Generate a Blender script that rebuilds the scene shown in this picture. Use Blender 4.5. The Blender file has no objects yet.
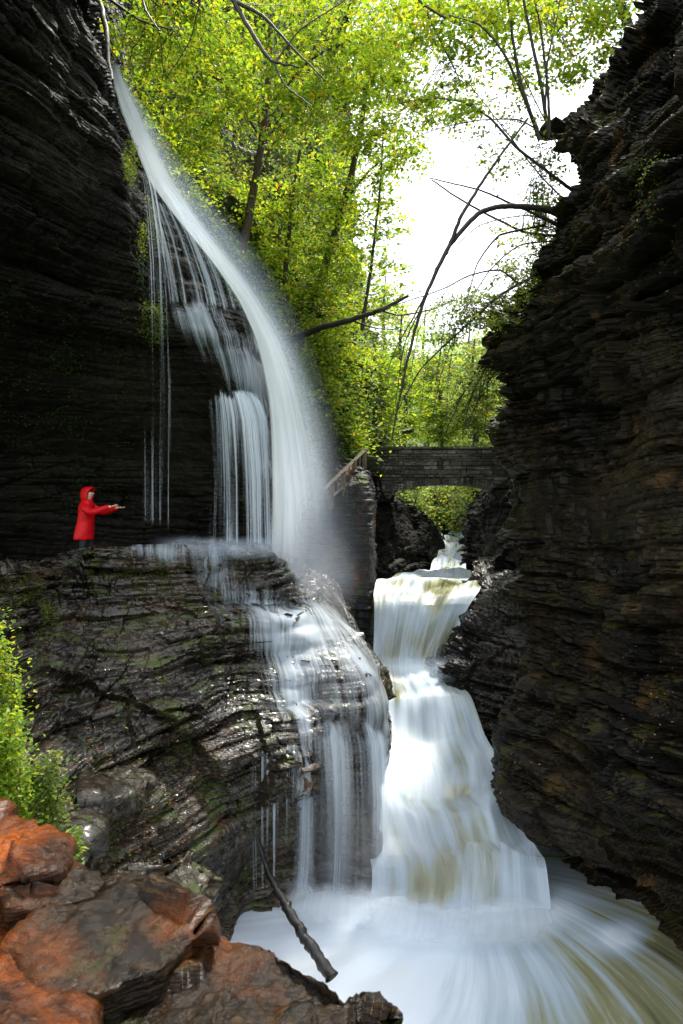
import bpy, math, random
import numpy as np
from mathutils import Vector
random.seed(7)
rng = np.random.default_rng(7)
scene = bpy.context.scene
COL = scene.collection
F = 683.0                      # focal length in pixels of the 683x1024 frame (24 mm)

# ------------------------------------------------------------ camera, sky, sun
cam_d = bpy.data.cameras.new('camera'); cam = bpy.data.objects.new('camera', cam_d); COL.objects.link(cam)
cam_d.sensor_fit = 'VERTICAL'; cam_d.sensor_height = 36; cam_d.lens = 24
cam_d.clip_start = 0.05; cam_d.clip_end = 3000
cam.location = (0, 0, 0); cam.rotation_euler = (math.radians(90), 0, 0)
cam_d.dof.use_dof = True; cam_d.dof.focus_distance = 12.0; cam_d.dof.aperture_fstop = 7.0
scene.camera = cam

SUN_EL, SUN_AZ = 58.0, 28.0     # azimuth from +Y (down the gorge) towards +X
w = bpy.data.worlds.new('World'); scene.world = w; w.use_nodes = True
nt = w.node_tree; nt.nodes.clear()
sky = nt.nodes.new('ShaderNodeTexSky'); sky.sky_type = 'NISHITA'; sky.sun_disc = False
sky.sun_elevation = math.radians(SUN_EL); sky.sun_rotation = math.radians(SUN_AZ)
sky.air_density = 1.0; sky.dust_density = 4.0
cl = nt.nodes.new('ShaderNodeMix'); cl.data_type = 'RGBA'; cl.inputs[0].default_value = 0.75
cl.inputs[7].default_value = (13.0, 13.6, 14.6, 1)      # bright overcast veil over the sky
bg = nt.nodes.new('ShaderNodeBackground'); bg.inputs[1].default_value = 0.12
out = nt.nodes.new('ShaderNodeOutputWorld')
nt.links.new(sky.outputs[0], cl.inputs[6]); nt.links.new(cl.outputs[2], bg.inputs[0]); nt.links.new(bg.outputs[0], out.inputs[0])
sd = bpy.data.lights.new('sun', 'SUN'); sd.energy = 5.0; sd.angle = math.radians(9); sd.color = (1, .95, .86)
sun = bpy.data.objects.new('sun', sd); COL.objects.link(sun)
a, e = math.radians(SUN_AZ), math.radians(SUN_EL)
sun.rotation_euler = Vector((math.sin(a)*math.cos(e), math.cos(a)*math.cos(e), math.sin(e))).to_track_quat('Z', 'Y').to_euler()
scene.view_settings.view_transform = 'Standard'; scene.view_settings.look = 'None'
scene.view_settings.exposure = 0.9; scene.view_settings.gamma = 1.0
scene.cycles.max_bounces = 8; scene.cycles.transparent_max_bounces = 24
scene.cycles.sample_clamp_indirect = 6

# ------------------------------------------------------------ helpers
def P(px, py, Y): return ((px-341.5)/F*Y, Y, (512-py)/F*Y)
def Q(px, py, z): return P(px, py, z*F/(512-py))

def hsh(ix, iy, iz, s=0):
    h = (ix.astype(np.int64)*374761393 + iy.astype(np.int64)*668265263 + iz.astype(np.int64)*2147483647 + s*1274126177) & 0xffffffff
    h = ((h ^ (h >> 13))*1274126177) & 0xffffffff
    h = ((h ^ (h >> 16))*2246822519) & 0xffffffff
    return ((h ^ (h >> 15)) & 0xffffff)/float(0xffffff)
def vn(x, y, z, s=0):          # value noise -1..1
    x, y, z = np.broadcast_arrays(x, y, z)
    ix, iy, iz = np.floor(x), np.floor(y), np.floor(z)
    fx, fy, fz = x-ix, y-iy, z-iz
    fx, fy, fz = [f*f*(3-2*f) for f in (fx, fy, fz)]
    r = 0
    for dx in (0, 1):
        for dy in (0, 1):
            for dz in (0, 1):
                r = r + hsh(ix+dx, iy+dy, iz+dz, s)*(fx if dx else 1-fx)*(fy if dy else 1-fy)*(fz if dz else 1-fz)
    return r*2-1
def fbm(p, f, o=4, s=0):
    r, a, t = 0, 1, 0
    for i in range(o):
        r = r + a*vn(p[..., 0]*f, p[..., 1]*f, p[..., 2]*f, s+i); t += a; a *= .5; f *= 2.03
    return r/t

def setp(o, label=None, cat=None, group=None, kind=None):
    if label: o['label'] = label
    if cat: o['category'] = cat
    if group: o['group'] = group
    if kind: o['kind'] = kind
    return o
def empty(name, loc=(0, 0, 0)):
    o = bpy.data.objects.new(name, None); o.empty_display_size = .2; COL.objects.link(o); o.location = loc; return o
def mesh_np(name, V, Fs, mat, parent=None, smooth=True, attrs=None, uv=None):
    V = np.asarray(V, dtype=np.float32).reshape(-1, 3)
    me = bpy.data.meshes.new(name)
    if isinstance(Fs, np.ndarray):
        n, k = Fs.shape
        me.vertices.add(len(V)); me.vertices.foreach_set('co', V.ravel())
        me.loops.add(n*k); me.loops.foreach_set('vertex_index', Fs.astype(np.int32).ravel())
        me.polygons.add(n); me.polygons.foreach_set('loop_start', np.arange(0, n*k, k, dtype=np.int32))
        me.update(calc_edges=True)
    else:
        me.from_pydata([tuple(v) for v in V], [], Fs)
    me.polygons.foreach_set('use_smooth', [smooth]*len(me.polygons))
    for k_, a_ in (attrs or {}).items():
        at = me.attributes.new(k_, 'FLOAT', 'POINT'); at.data.foreach_set('value', np.asarray(a_, dtype=np.float32).ravel())
    if uv is not None:
        l = me.uv_layers.new(name='UVMap'); li = np.empty(len(me.loops), dtype=np.int32); me.loops.foreach_get('vertex_index', li)
        l.data.foreach_set('uv', np.asarray(uv, dtype=np.float32).reshape(-1, 2)[li].ravel())
    me.materials.append(mat)
    o = bpy.data.objects.new(name, me); COL.objects.link(o)
    if parent: 
        o.parent = parent
        o.matrix_parent_inverse = parent.matrix_basis.inverted() if False else o.matrix_parent_inverse
        o.location = -parent.location
    return o
def grid_faces(nr, nc):
    i = np.arange(nr*nc).reshape(nr, nc)
    return np.stack([i[:-1, :-1], i[:-1, 1:], i[1:, 1:], i[1:, :-1]], -1).reshape(-1, 4)

def cr_axis(C, dens):          # Catmull-Rom along axis 0, dens = samples per segment
    n = len(C); outl = []
    E = np.concatenate([2*C[:1]-C[1:2], C, 2*C[-1:]-C[-2:-1]])
    for i in range(n-1):
        p0, p1, p2, p3 = E[i], E[i+1], E[i+2], E[i+3]
        for t in np.arange(dens[i])/dens[i]:
            c = .5*((2*p1)+(-p0+p2)*t+(2*p0-5*p1+4*p2-p3)*t*t+(-p0+3*p1-3*p2+p3)*t**3)
            l = p1+(p2-p1)*t
            outl.append(.6*c+.4*l)
    outl.append(C[-1]); return np.array(outl)
def surf(rows, step=1.6, maxseg=160):
    """rows[r][c] = (px,py,Y): control points turned into one dense surface in world space."""
    A = np.array(rows, dtype=float)
    W = np.stack([(A[..., 0]-341.5)/F*A[..., 2], A[..., 2], (512-A[..., 1])/F*A[..., 2]], -1)
    dpx = np.hypot(A[..., 0], A[..., 1])
    def lens(ax):
        D = np.diff(A[..., :2], axis=ax); L = np.hypot(D[..., 0], D[..., 1])
        Z = np.abs(np.diff(W, axis=ax)); Lw = np.sqrt((Z**2).sum(-1))
        L = np.maximum(L, np.minimum(Lw*12, 60))
        L = L.mean(axis=1-ax)
        return [int(min(maxseg, max(2, round(l/step)))) for l in L]
    S = cr_axis(W, lens(0)); S = cr_axis(S.transpose(1, 0, 2), lens(1)).transpose(1, 0, 2)
    return S
def normals(S):
    n = np.cross(np.gradient(S, axis=1), np.gradient(S, axis=0)); n /= np.linalg.norm(n, axis=-1, keepdims=True)+1e-9
    if (n*-S).sum(-1).mean() < 0: n = -n
    return n
def strata(S, amp=.12, t=.11, warp=.25, tx=0.03, ty=-.02, rough=.05, L=.7, big=2.0, flat=.15, seed=0, lump=.35, joint=1.0, fadef=None):
    N = normals(S); 
    for _ in range(2):
        N[1:-1, 1:-1] = (N[:-2, 1:-1]+N[2:, 1:-1]+N[1:-1, :-2]+N[1:-1, 2:]+2*N[1:-1, 1:-1])/6
    Nh = N.copy(); Nh[..., 2] *= flat; Nh /= np.linalg.norm(Nh, axis=-1, keepdims=True)+1e-6
    x, y, z = S[..., 0], S[..., 1], S[..., 2]
    wz = z+tx*x+ty*y+warp*fbm(S, .3, 3, seed)
    d = lump*fbm(S, .45, 4, seed+5)
    for (tt, am, LL, sd_) in ((t*5, amp*big, L*2.6, 11), (t*1.9, amp*1.0, L*1.3, 17), (t, amp*.6, L*.8, 23), (t*.5, amp*.28, L*.5, 29)):
        q = wz/tt + .45*vn(wz/tt*.6, x*.25, y*.25, seed+sd_); k = np.floor(q); f = q-k
        a_ = vn(x/LL+k*3.7, y/LL, k*7.3, seed+sd_)
        j = hsh(k, k*0, k*0, seed)*9
        b_ = hsh(np.floor(x/LL*1.3+j+.3*vn(x*2, y*2, z*2)), np.floor(y/LL*1.3+j), k, seed+sd_)*2-1
        d = d + am*(.55*a_+.45*b_ - .5*np.abs(2*f-1)**5)
    jx, jy, jz = x+.35*fbm(S, .9, 2, seed+51), y+.35*fbm(S, .9, 2, seed+52), wz+.1*fbm(S, .8, 2, seed+53)
    for (cs, ch, am) in ((2.1, 1.3, 1.3), (.85, .45, .7)):
        kz = np.floor(jz/ch); d = d+joint*amp*am*(hsh(np.floor(jx/cs+kz*.37), np.floor(jy/cs+kz*.61), kz, seed+61)*2-1)
    base = lump*fbm(S, .45, 4, seed+5)
    md = np.clip(.75+1.3*fbm(S*np.array([1, 1, 1.6]), .38, 3, seed+41), .18, 1.35)
    d = base+(d-base)*md
    d = d + rough*fbm(S, 4.5, 4, seed+3)
    if fadef is not None: d = d*fadef(S[..., 0]/S[..., 1]*F+341.5, 512-S[..., 2]/S[..., 1]*F)
    return S + Nh*d[..., None]

# ------------------------------------------------------------ materials
def newmat(name):
    m = bpy.data.materials.new(name); m.use_nodes = True; t = m.node_tree
    return m, t, t.nodes['Principled BSDF'], t.nodes['Material Output']
def N_(t, ty, **kw):
    n = t.nodes.new(ty)
    for k, v in kw.items(): setattr(n, k, v)
    return n
def noise(t, vec, scale, detail=5, rough=.55):
    n = N_(t, 'ShaderNodeTexNoise'); n.inputs['Scale'].default_value = scale; n.inputs['Detail'].default_value = detail
    n.inputs['Roughness'].default_value = rough
    if vec: t.links.new(vec, n.inputs['Vector'])
    return n.outputs[0]
def ramp(t, fac, stops):
    r = N_(t, 'ShaderNodeValToRGB'); t.links.new(fac, r.inputs[0]); cr = r.color_ramp
    while len(cr.elements) > 1: cr.elements.remove(cr.elements[-1])
    for i, (p, c) in enumerate(stops):
        el = cr.elements[0] if i == 0 else cr.elements.new(p)
        el.position = p; el.color = (c, c, c, 1) if isinstance(c, (int, float)) else (*c, 1)
    return r.outputs[0]
def mixc(t, fac, a, b, bt='MIX'):
    m = N_(t, 'ShaderNodeMix', data_type='RGBA', blend_type=bt)
    for i, v in ((0, fac), (6, a), (7, b)):
        if isinstance(v, (int, float)): m.inputs[i].default_value = v
        elif isinstance(v, tuple): m.inputs[i].default_value = (*v, 1)
        else: t.links.new(v, m.inputs[i])
    return m.outputs[2]
def mth(t, op, a, b=0.0, c=None):
    m = N_(t, 'ShaderNodeMath', operation=op); 
    for i, v in enumerate((a, b) if c is None else (a, b, c)):
        if isinstance(v, (int, float)): m.inputs[i].default_value = v
        else: t.links.new(v, m.inputs[i])
    return m.outputs[0]
def mapping(t, vec, sc):
    m = N_(t, 'ShaderNodeMapping'); m.inputs['Scale'].default_value = sc; t.links.new(vec, m.inputs[0]); return m.outputs[0]

def rock_mat(name, c1, c2, c3, moss=.3, orange=0.0, wet=.7, mosscol=(.07, .10, .015), rust=(.30, .09, .02), bump=.6, fine=1.0, bd=.05, spec=None, coat=0.0):
    m, t, b, o = newmat(name)
    geo = N_(t, 'ShaderNodeNewGeometry'); pos = geo.outputs['Position']
    st = mapping(t, pos, (1.2, 1.2, 14)); 
    n1 = noise(t, st, 1.6*fine, 6, .6); n2 = noise(t, pos, 1.3, 5); n3 = noise(t, pos, 14*fine, 5, .65)
    col = ramp(t, n1, [(.3, c1), (.52, c2), (.72, c3)])
    col = mixc(t, ramp(t, n3, [(.35, 0.0), (.7, .6)]), col, c1)
    col = mixc(t, ramp(t, noise(t, pos, .42, 3), [(.42, 0.0), (.70, .6)]), col, tuple(min(1, x*1.1) for x in c3))
    col = mixc(t, ramp(t, n3, [(.48, 0.0), (.62, .8)]), col, c1)
    if orange > 0:
        f = ramp(t, n2, [(.62-orange*.3, 0.0), (.74-orange*.3, 1.0)])
        f = mth(t, 'MULTIPLY', f, ramp(t, n3, [(.35, .3), (.6, 1.0)]))
        col = mixc(t, f, col, rust)
    sep = N_(t, 'ShaderNodeSeparateXYZ'); t.links.new(geo.outputs['Normal'], sep.inputs[0])
    up = ramp(t, sep.outputs[2], [(.15, .15), (.75, 1.0)])
    mf = mth(t, 'MULTIPLY', up, ramp(t, noise(t, pos, 2.3, 6, .7), [(.62-moss*.3, 0.0), (.7-moss*.3, 1.0)]))
    col = mixc(t, mf, col, mosscol)
    t.links.new(col, b.inputs['Base Color'])
    rg = ramp(t, noise(t, pos, 3.2, 4), [(.38, max(.10, .62-.5*wet)), (.7, max(.24, .85-.5*wet))])
    rg = mth(t, 'MAXIMUM', rg, mth(t, 'MULTIPLY', mf, .8)); t.links.new(rg, b.inputs['Roughness'])
    b.inputs['Specular IOR Level'].default_value = .25+.35*wet if spec is None else spec
    b.inputs['Coat Weight'].default_value = coat; b.inputs['Coat Roughness'].default_value = .14; b.inputs['Coat IOR'].default_value = 1.4
    bm = N_(t, 'ShaderNodeBump'); bm.inputs['Strength'].default_value = bump; bm.inputs['Distance'].default_value = bd
    h = mth(t, 'ADD', mth(t, 'MULTIPLY', n1, 1.0), mth(t, 'MULTIPLY', n3, .6))
    t.links.new(h, bm.inputs['Height']); t.links.new(bm.outputs[0], b.inputs['Normal'])
    return m
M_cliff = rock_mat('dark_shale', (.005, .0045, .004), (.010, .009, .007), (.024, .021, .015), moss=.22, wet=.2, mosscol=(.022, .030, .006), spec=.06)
M_right = rock_mat('brown_shale', (.0025, .002, .0016), (.0065, .005, .0035), (.050, .034, .014), moss=.26, wet=.4, mosscol=(.034, .033, .006), spec=.2, orange=.05, rust=(.11, .06, .02))
M_wet = rock_mat('wet_shale', (.004, .0033, .0025), (.018, .013, .008), (.095, .070, .040), moss=.30, wet=1.0, mosscol=(.045, .065, .008), orange=.1, rust=(.09, .045, .02), bump=.7, coat=.35, spec=.45)
M_butt = rock_mat('black_wet_shale', (.005, .0045, .004), (.013, .011, .009), (.04, .033, .025), moss=.15, wet=.8, mosscol=(.03, .04, .008), spec=.35, bump=.5)
M_fore = rock_mat('rusty_sandstone', (.006, .003, .0015), (.030, .010, .003), (.085, .027, .006), moss=.03, wet=1.0, orange=.42, rust=(.22, .052, .006), bump=1.0, fine=4.0, bd=.012, spec=.14)
M_fore2 = rock_mat('brown_sandstone', (.003, .002, .001), (.014, .008, .003), (.050, .026, .007), moss=.08, wet=1.0, orange=.42, rust=(.15, .038, .004), bump=1.0, fine=4.0, mosscol=(.016, .018, .003), bd=.012, spec=.14)
M_bridge = rock_mat('bridge_stone', (.012, .011, .009), (.07, .063, .052), (.26, .235, .195), moss=.35, wet=.2, mosscol=(.06, .09, .02), spec=.2)
M_mason = rock_mat('grey_masonry', (.010, .010, .010), (.028, .028, .027), (.07, .067, .06), moss=.2, wet=.3, orange=.15, rust=(.14, .05, .015), spec=.2)
_t = M_bridge.node_tree; _b = _t.nodes['Principled BSDF']; _l = _b.inputs['Base Color'].links[0].from_socket
_g = N_(_t, 'ShaderNodeNewGeometry'); _h = N_(_t, 'ShaderNodeHueSaturation'); _t.links.new(_l, _h.inputs['Color'])
_t.links.new(mth(_t, 'MULTIPLY_ADD', _g.outputs['Random Per Island'], 1.5, .35), _h.inputs['Value']); _t.links.new(_h.outputs[0], _b.inputs['Base Color'])
M_soil = rock_mat('hill_soil', (.015, .014, .008), (.03, .03, .012), (.05, .055, .02), moss=.9, wet=0.0, mosscol=(.06, .10, .015))

def leaf_mat(name, cols, trans=.45, rough=.45):
    m, t, b, o = newmat(name)
    geo = N_(t, 'ShaderNodeNewGeometry')
    col = ramp(t, geo.outputs['Random Per Island'], cols)
    col = mixc(t, ramp(t, noise(t, geo.outputs['Position'], .55, 3), [(.3, 0.0), (.7, .55)]), col, cols[0][1])
    t.links.new(col, b.inputs['Base Color']); b.inputs['Roughness'].default_value = rough
    b.inputs['Specular IOR Level'].default_value = .3
    tr = N_(t, 'ShaderNodeBsdfTranslucent'); hs = N_(t, 'ShaderNodeHueSaturation'); hs.inputs['Value'].default_value = 2.2; hs.inputs['Saturation'].default_value = 1.05; hs.inputs['Hue'].default_value = .49
    t.links.new(col, hs.inputs['Color']); t.links.new(hs.outputs[0], tr.inputs[0])
    mx = N_(t, 'ShaderNodeMixShader'); mx.inputs[0].default_value = trans
    t.links.new(b.outputs[0], mx.inputs[1]); t.links.new(tr.outputs[0], mx.inputs[2]); t.links.new(mx.outputs[0], o.inputs[0])
    return m
G1, G2, G3, G4 = (.06, .12, .015), (.15, .25, .022), (.27, .37, .03), (.38, .36, .025)
L_bright = leaf_mat('leaf_yellow_green', [(0, G1), (.35, G2), (.7, G3), (.96, G4), (.998, (.40, .20, .02))], .5)
L_green = leaf_mat('leaf_green', [(0, (.045, .08, .02)), (.4, (.10, .16, .025)), (.8, (.20, .25, .03)), (.97, (.32, .30, .03))], .45)
L_dark = leaf_mat('leaf_dark_green', [(0, (.02, .045, .012)), (.5, (.045, .08, .018)), (.9, (.09, .12, .02))], .3)
L_haze = leaf_mat('leaf_haze_tint', [(0, (.17, .27, .10)), (.5, (.27, .37, .13)), (.9, (.40, .46, .15))], .5)  # haze over the far trees is put into this paled leaf colour
L_fall = leaf_mat('leaf_fallen', [(0, (.22, .08, .02)), (.3, (.35, .12, .03)), (.6, (.40, .22, .06)), (.8, (.50, .36, .05)), (.95, (.30, .27, .2))], .15)
L_rust = leaf_mat('leaf_autumn', [(0, (.12, .10, .03)), (.5, (.20, .11, .05)), (.9, (.26, .15, .07))], .4)

def bark_mat(name, c1, c2, rough=.8, sc=(9, 9, 2)):
    m, t, b, o = newmat(name); geo = N_(t, 'ShaderNodeNewGeometry')
    n = noise(t, mapping(t, geo.outputs['Position'], sc), 2.2, 6, .65)
    t.links.new(ramp(t, n, [(.35, c1), (.65, c2)]), b.inputs['Base Color']); b.inputs['Roughness'].default_value = rough
    bm = N_(t, 'ShaderNodeBump'); bm.inputs['Strength'].default_value = .7; bm.inputs['Distance'].default_value = .02
    t.links.new(n, bm.inputs['Height']); t.links.new(bm.outputs[0], b.inputs['Normal']); return m
M_bark = bark_mat('bark_brown', (.04, .028, .018), (.11, .08, .05))
M_barkd = bark_mat('bark_dark', (.015, .012, .009), (.045, .036, .026), .6)
M_log = bark_mat('wet_log', (.002, .0018, .0015), (.016, .014, .012), .3, (14, 14, 3))
M_wood = bark_mat('railing_wood', (.10, .075, .045), (.24, .19, .12), .7, (20, 20, 3))

def water_sheet(name, su=14, sv=.45, lo=.40, hi=.62, base=0.0, amax=.95, col=(.74, .84, .94), sv2=1.3):
    """silky falling water: white body whose cover breaks into streaks along the flow (uv in metres)."""
    m, t, b, o = newmat(name)
    uv = N_(t, 'ShaderNodeUVMap').outputs[0]
    n1 = noise(t, mapping(t, uv, (su, sv, 1)), 1.0, 4, .6)
    n2 = noise(t, mapping(t, uv, (su*.22, sv*.7, 1)), 1.0, 3, .5)
    n3 = noise(t, mapping(t, uv, (su*2.7, sv*sv2, 1)), 1.0, 3, .5)
    n = mth(t, 'ADD', mth(t, 'MULTIPLY', n1, .5), mth(t, 'ADD', mth(t, 'MULTIPLY', n2, .3), mth(t, 'MULTIPLY', n3, .2)))
    at = N_(t, 'ShaderNodeAttribute', attribute_name='dens').outputs['Fac']
    # density shifts the streak threshold and scales the cover
    s = ramp(t, mth(t, 'ADD', n, mth(t, 'MULTIPLY', mth(t, 'SUBTRACT', at, .5), .28)), [(lo, base), (hi, 1.0)])
    al = mth(t, 'MULTIPLY', mth(t, 'MULTIPLY', s, ramp(t, at, [(0, 0.0), (.35, .75), (1, 1.0)])), amax)
    b.inputs['Base Color'].default_value = (*col, 1); b.inputs['Roughness'].default_value = .55
    b.inputs['Specular IOR Level'].default_value = .2
    tl = N_(t, 'ShaderNodeBsdfTranslucent'); tl.inputs[0].default_value = (*col, 1)
    m1 = N_(t, 'ShaderNodeMixShader'); m1.inputs[0].default_value = .45
    t.links.new(b.outputs[0], m1.inputs[1]); t.links.new(tl.outputs[0], m1.inputs[2])
    tp = N_(t, 'ShaderNodeBsdfTransparent'); m2 = N_(t, 'ShaderNodeMixShader')
    t.links.new(al, m2.inputs[0]); t.links.new(tp.outputs[0], m2.inputs[1]); t.links.new(m1.outputs[0], m2.inputs[2])
    t.links.new(m2.outputs[0], o.inputs[0]); return m
W_band = water_sheet('water_plume', 11, .2, .27, .66, .10, .96, col=(.84, .89, .95))
W_splash = water_sheet('water_splash', 6, .6, .15, .70, .2, .6, col=(.80, .86, .92))
W_soft = water_sheet('water_soft', 5, .25, .25, .80, .12, .5, col=(.68, .78, .92))
W_strand = water_sheet('water_strands', 15, .07, .50, .61, 0.0, .85, sv2=.5)
W_drape = water_sheet('water_draped', 9, .5, .40, .62, 0.0, .85)
W_veil = water_sheet('water_veil', 10, .10, .40, .68, .0, .75, sv2=.5)
W_casc = water_sheet('water_cascade', 9, .7, .36, .62, 0.0, .92)

def stream_mat():
    m, t, b, o = newmat('silky_water'); uv = N_(t, 'ShaderNodeUVMap').outputs[0]
    n1 = noise(t, mapping(t, uv, (5, .35, 1)), 1.0, 5, .6); n2 = noise(t, mapping(t, uv, (1.1, .35, 1)), 1.0, 3)
    at = N_(t, 'ShaderNodeAttribute', attribute_name='foam').outputs['Fac']
    f = mth(t, 'ADD', at, mth(t, 'ADD', mth(t, 'MULTIPLY', mth(t, 'SUBTRACT', n1, .5), .85), mth(t, 'MULTIPLY', mth(t, 'SUBTRACT', noise(t, mapping(t, uv, (17, .5, 1)), 1.0, 3), .5), .45)))
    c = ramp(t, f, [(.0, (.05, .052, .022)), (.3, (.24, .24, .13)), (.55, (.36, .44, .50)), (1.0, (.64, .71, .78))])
    c = mixc(t, mth(t, 'MULTIPLY', ramp(t, n2, [(.55, 0.0), (.78, .45)]), 1.0), c, (.52, .54, .40))
    t.links.new(c, b.inputs['Base Color'])
    t.links.new(ramp(t, f, [(.2, .12), (.6, .6)]), b.inputs['Roughness'])
    bm = N_(t, 'ShaderNodeBump'); bm.inputs['Strength'].default_value = .25; bm.inputs['Distance'].default_value = .06
    t.links.new(n1, bm.inputs['Height']); t.links.new(bm.outputs[0], b.inputs['Normal'])
    return m
M_stream = stream_mat()

# ------------------------------------------------------------ terrain
def terrain(name, rows, mat, label, step=1.6, kind='structure', disp=True, **kw):
    S = surf(rows, step)
    if disp: S = strata(S, **kw)
    o = mesh_np(name, S.reshape(-1, 3), grid_faces(*S.shape[:2]), mat, smooth=False)
    setp(o, label=label, kind=kind)
    return o, S
T = lambda cols: [list(r) for r in zip(*cols)]      # columns -> rows

# ground sheet to the horizon, far below the gorge floor
g = mesh_np('ground', [(-900, -900, -9), (900, -900, -9), (900, 1500, -9), (-900, 1500, -9)], [(0, 1, 2, 3)], M_soil, smooth=False)
setp(g, kind='structure')

ledge_cols = [
 [(-300,540,15.5),(-250,572,9),(-250,615,8.5),(-220,665,7.5),(-200,725,6.5),(-200,800,5.6),(-170,870,5.0),(-160,980,5.0),(-150,1300,5.0)],
 [(0,541,15.8),(0,574,11),(0,612,10.7),(0,655,9.7),(0,710,8.7),(0,770,7.6),(0,840,6.8),(0,930,6.6),(0,1190,6.6)],
 [(42,541,15.8),(42,555,12.0),(42,606,11.6),(42,652,10.5),(42,708,9.4),(46,768,8.3),(50,830,7.5),(55,915,7.2),(55,1150,7.2)],
 [(75,541,15.8),(75,546,12.4),(75,600,12.1),(80,650,10.9),(85,705,9.9),(92,765,8.9),(100,812,8.3),(110,890,8.0),(110,1080,8.0)],
 [(130,541,15.8),(135,545,12.8),(140,597,12.5),(150,640,11.6),(155,690,10.6),(160,745,9.7),(168,805,9.1),(172,890,8.9),(172,1030,9.0)],
 [(185,541,15.8),(200,549,13.0),(203,594,12.9),(212,628,12.4),(220,680,11.4),(230,735,10.6),(228,800,10.1),(222,870,10.0),(222,975,10.1)],
 [(240,541,15.8),(262,555,13.4),(262,594,13.3),(270,625,12.8),(285,675,11.9),(299,730,11.1),(290,800,10.9),(258,860,11.0),(240,925,11.1)],
 [(270,543,16),(275,562,14.0),(285,600,13.7),(310,636,12.9),(325,680,12.1),(330,725,11.7),(325,790,11.7),(315,850,11.7),(310,925,11.6)],
 [(285,548,17),(300,575,15),(318,606,14),(350,648,12.9),(368,688,12.2),(372,730,11.9),(368,800,11.8),(375,860,11.5),(370,925,11.45)],
 [(300,550,19),(330,580,17),(345,612,15.5),(375,665,14),(386,705,13.5),(388,745,13.2),(385,800,13),(388,860,12.5),(388,925,12.5)],
 [(320,570,21),(345,600,20),(360,632,19),(380,675,17.5),(390,705,16),(394,745,15),(392,800,14.5),(396,860,14),(396,925,14)]]
_bk = []
for q_, c_ in enumerate(ledge_cols):
    x0_, y0_, Y0_ = c_[0]; x1_, y1_, Y1_ = c_[1]
    zl = (512-y1_)/F*Y1_; dz = [.30, .45, .5, .5, .5, .2, .1, .1, .1, .05, .05][q_]
    zf = min(zl-dz, -1.0) if q_ < 6 else zl-dz
    f_ = lambda Y, z, x: (x, 512-z*F/Y, Y)
    c_[0] = f_(Y0_, zf, x0_)
    c_.insert(1, f_(Y1_+.75, zf, x1_+(x0_-x1_)*.15)); c_.insert(2, f_(Y1_+.45, zl-.03, x1_+(x0_-x1_)*.08))
o_ledge, S_ledge = terrain('wet_ledge', T(ledge_cols), M_wet, 'wet layered shale ledge below the waterfall', 1.3, amp=.18, t=.13, L=.7, big=2.2, rough=.035, flat=.35, lump=.25, seed=3, ty=-.05, fadef=lambda x, y: 1-.62*np.clip((x-295)/45, 0, 1))

left_cols = [
 [(-400,-600,5.5),(-400,-200,5.5),(-380,0,5.5),(-360,120,6),(-340,220,6.8),(-320,310,8),(-300,390,9.5),(-280,470,12),(-260,560,15)],
 [(-60,-500,7.5),(-50,-120,7.6),(-40,20,8),(-30,130,8.6),(-20,220,9.3),(-10,300,10.5),(0,380,12.2),(0,465,14),(0,560,15.6)],
 [(20,-400,8.8),(40,-100,8.8),(55,30,9.2),(65,140,9.8),(72,220,10.4),(80,300,11.5),(85,380,13.0),(88,465,14.5),(90,560,15.7)],
 [(70,-400,9.8),(82,-100,9.9),(98,25,10.2),(118,130,10.7),(132,205,11.3),(140,290,12.1),(148,375,13.3),(150,465,14.8),(155,560,15.8)],
 [(85,-450,11.5),(92,-120,11.6),(104,20,12),(124,125,12.5),(140,195,12.9),(156,298,12.6),(170,370,13.4),(190,465,14.8),(200,560,15.8)],
 [(90,-450,13),(96,-120,13),(106,20,13.2),(130,120,13.6),(160,195,13.7),(185,305,12.8),(205,368,13.3),(220,465,14.6),(232,560,15.6)],
 [(95,-450,14),(99,-120,14),(109,20,14),(134,120,14.2),(190,222,14.2),(225,315,13.3),(238,378,13.3),(245,465,14.3),(250,560,15.3)],
 [(98,-450,15),(102,-120,15),(112,20,15),(136,122,15),(206,258,14.8),(250,320,14.0),(262,385,13.8),(268,465,14.2),(272,560,15.2)],
 [(100,-500,20),(108,-120,20),(122,30,19),(142,130,18),(218,282,17),(268,330,16.5),(276,395,16.5),(280,470,17),(285,560,18)],
 [(110,-500,26),(118,-120,26),(135,30,25),(150,145,24),(228,305,22),(272,350,21),(282,405,20),(285,480,20),(290,570,20)]]
for q_ in (3, 4, 5, 6, 7, 8, 9):
    for r_, dx_ in ((1, 8), (2, 9), (3, 6), (4, 2)): c_ = left_cols[q_][r_]; left_cols[q_][r_] = (c_[0]-dx_, c_[1], c_[2])
for c_ in left_cols: c_.append((c_[-1][0], 640, c_[-1][2]+.1))
o_left, S_left = terrain('cliff', T(left_cols), M_cliff, 'tall dark overhanging shale cliff behind the red coat', 1.7, amp=.14, t=.14, L=.9, seed=9, flat=.3, lump=.22, joint=.45)

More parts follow.
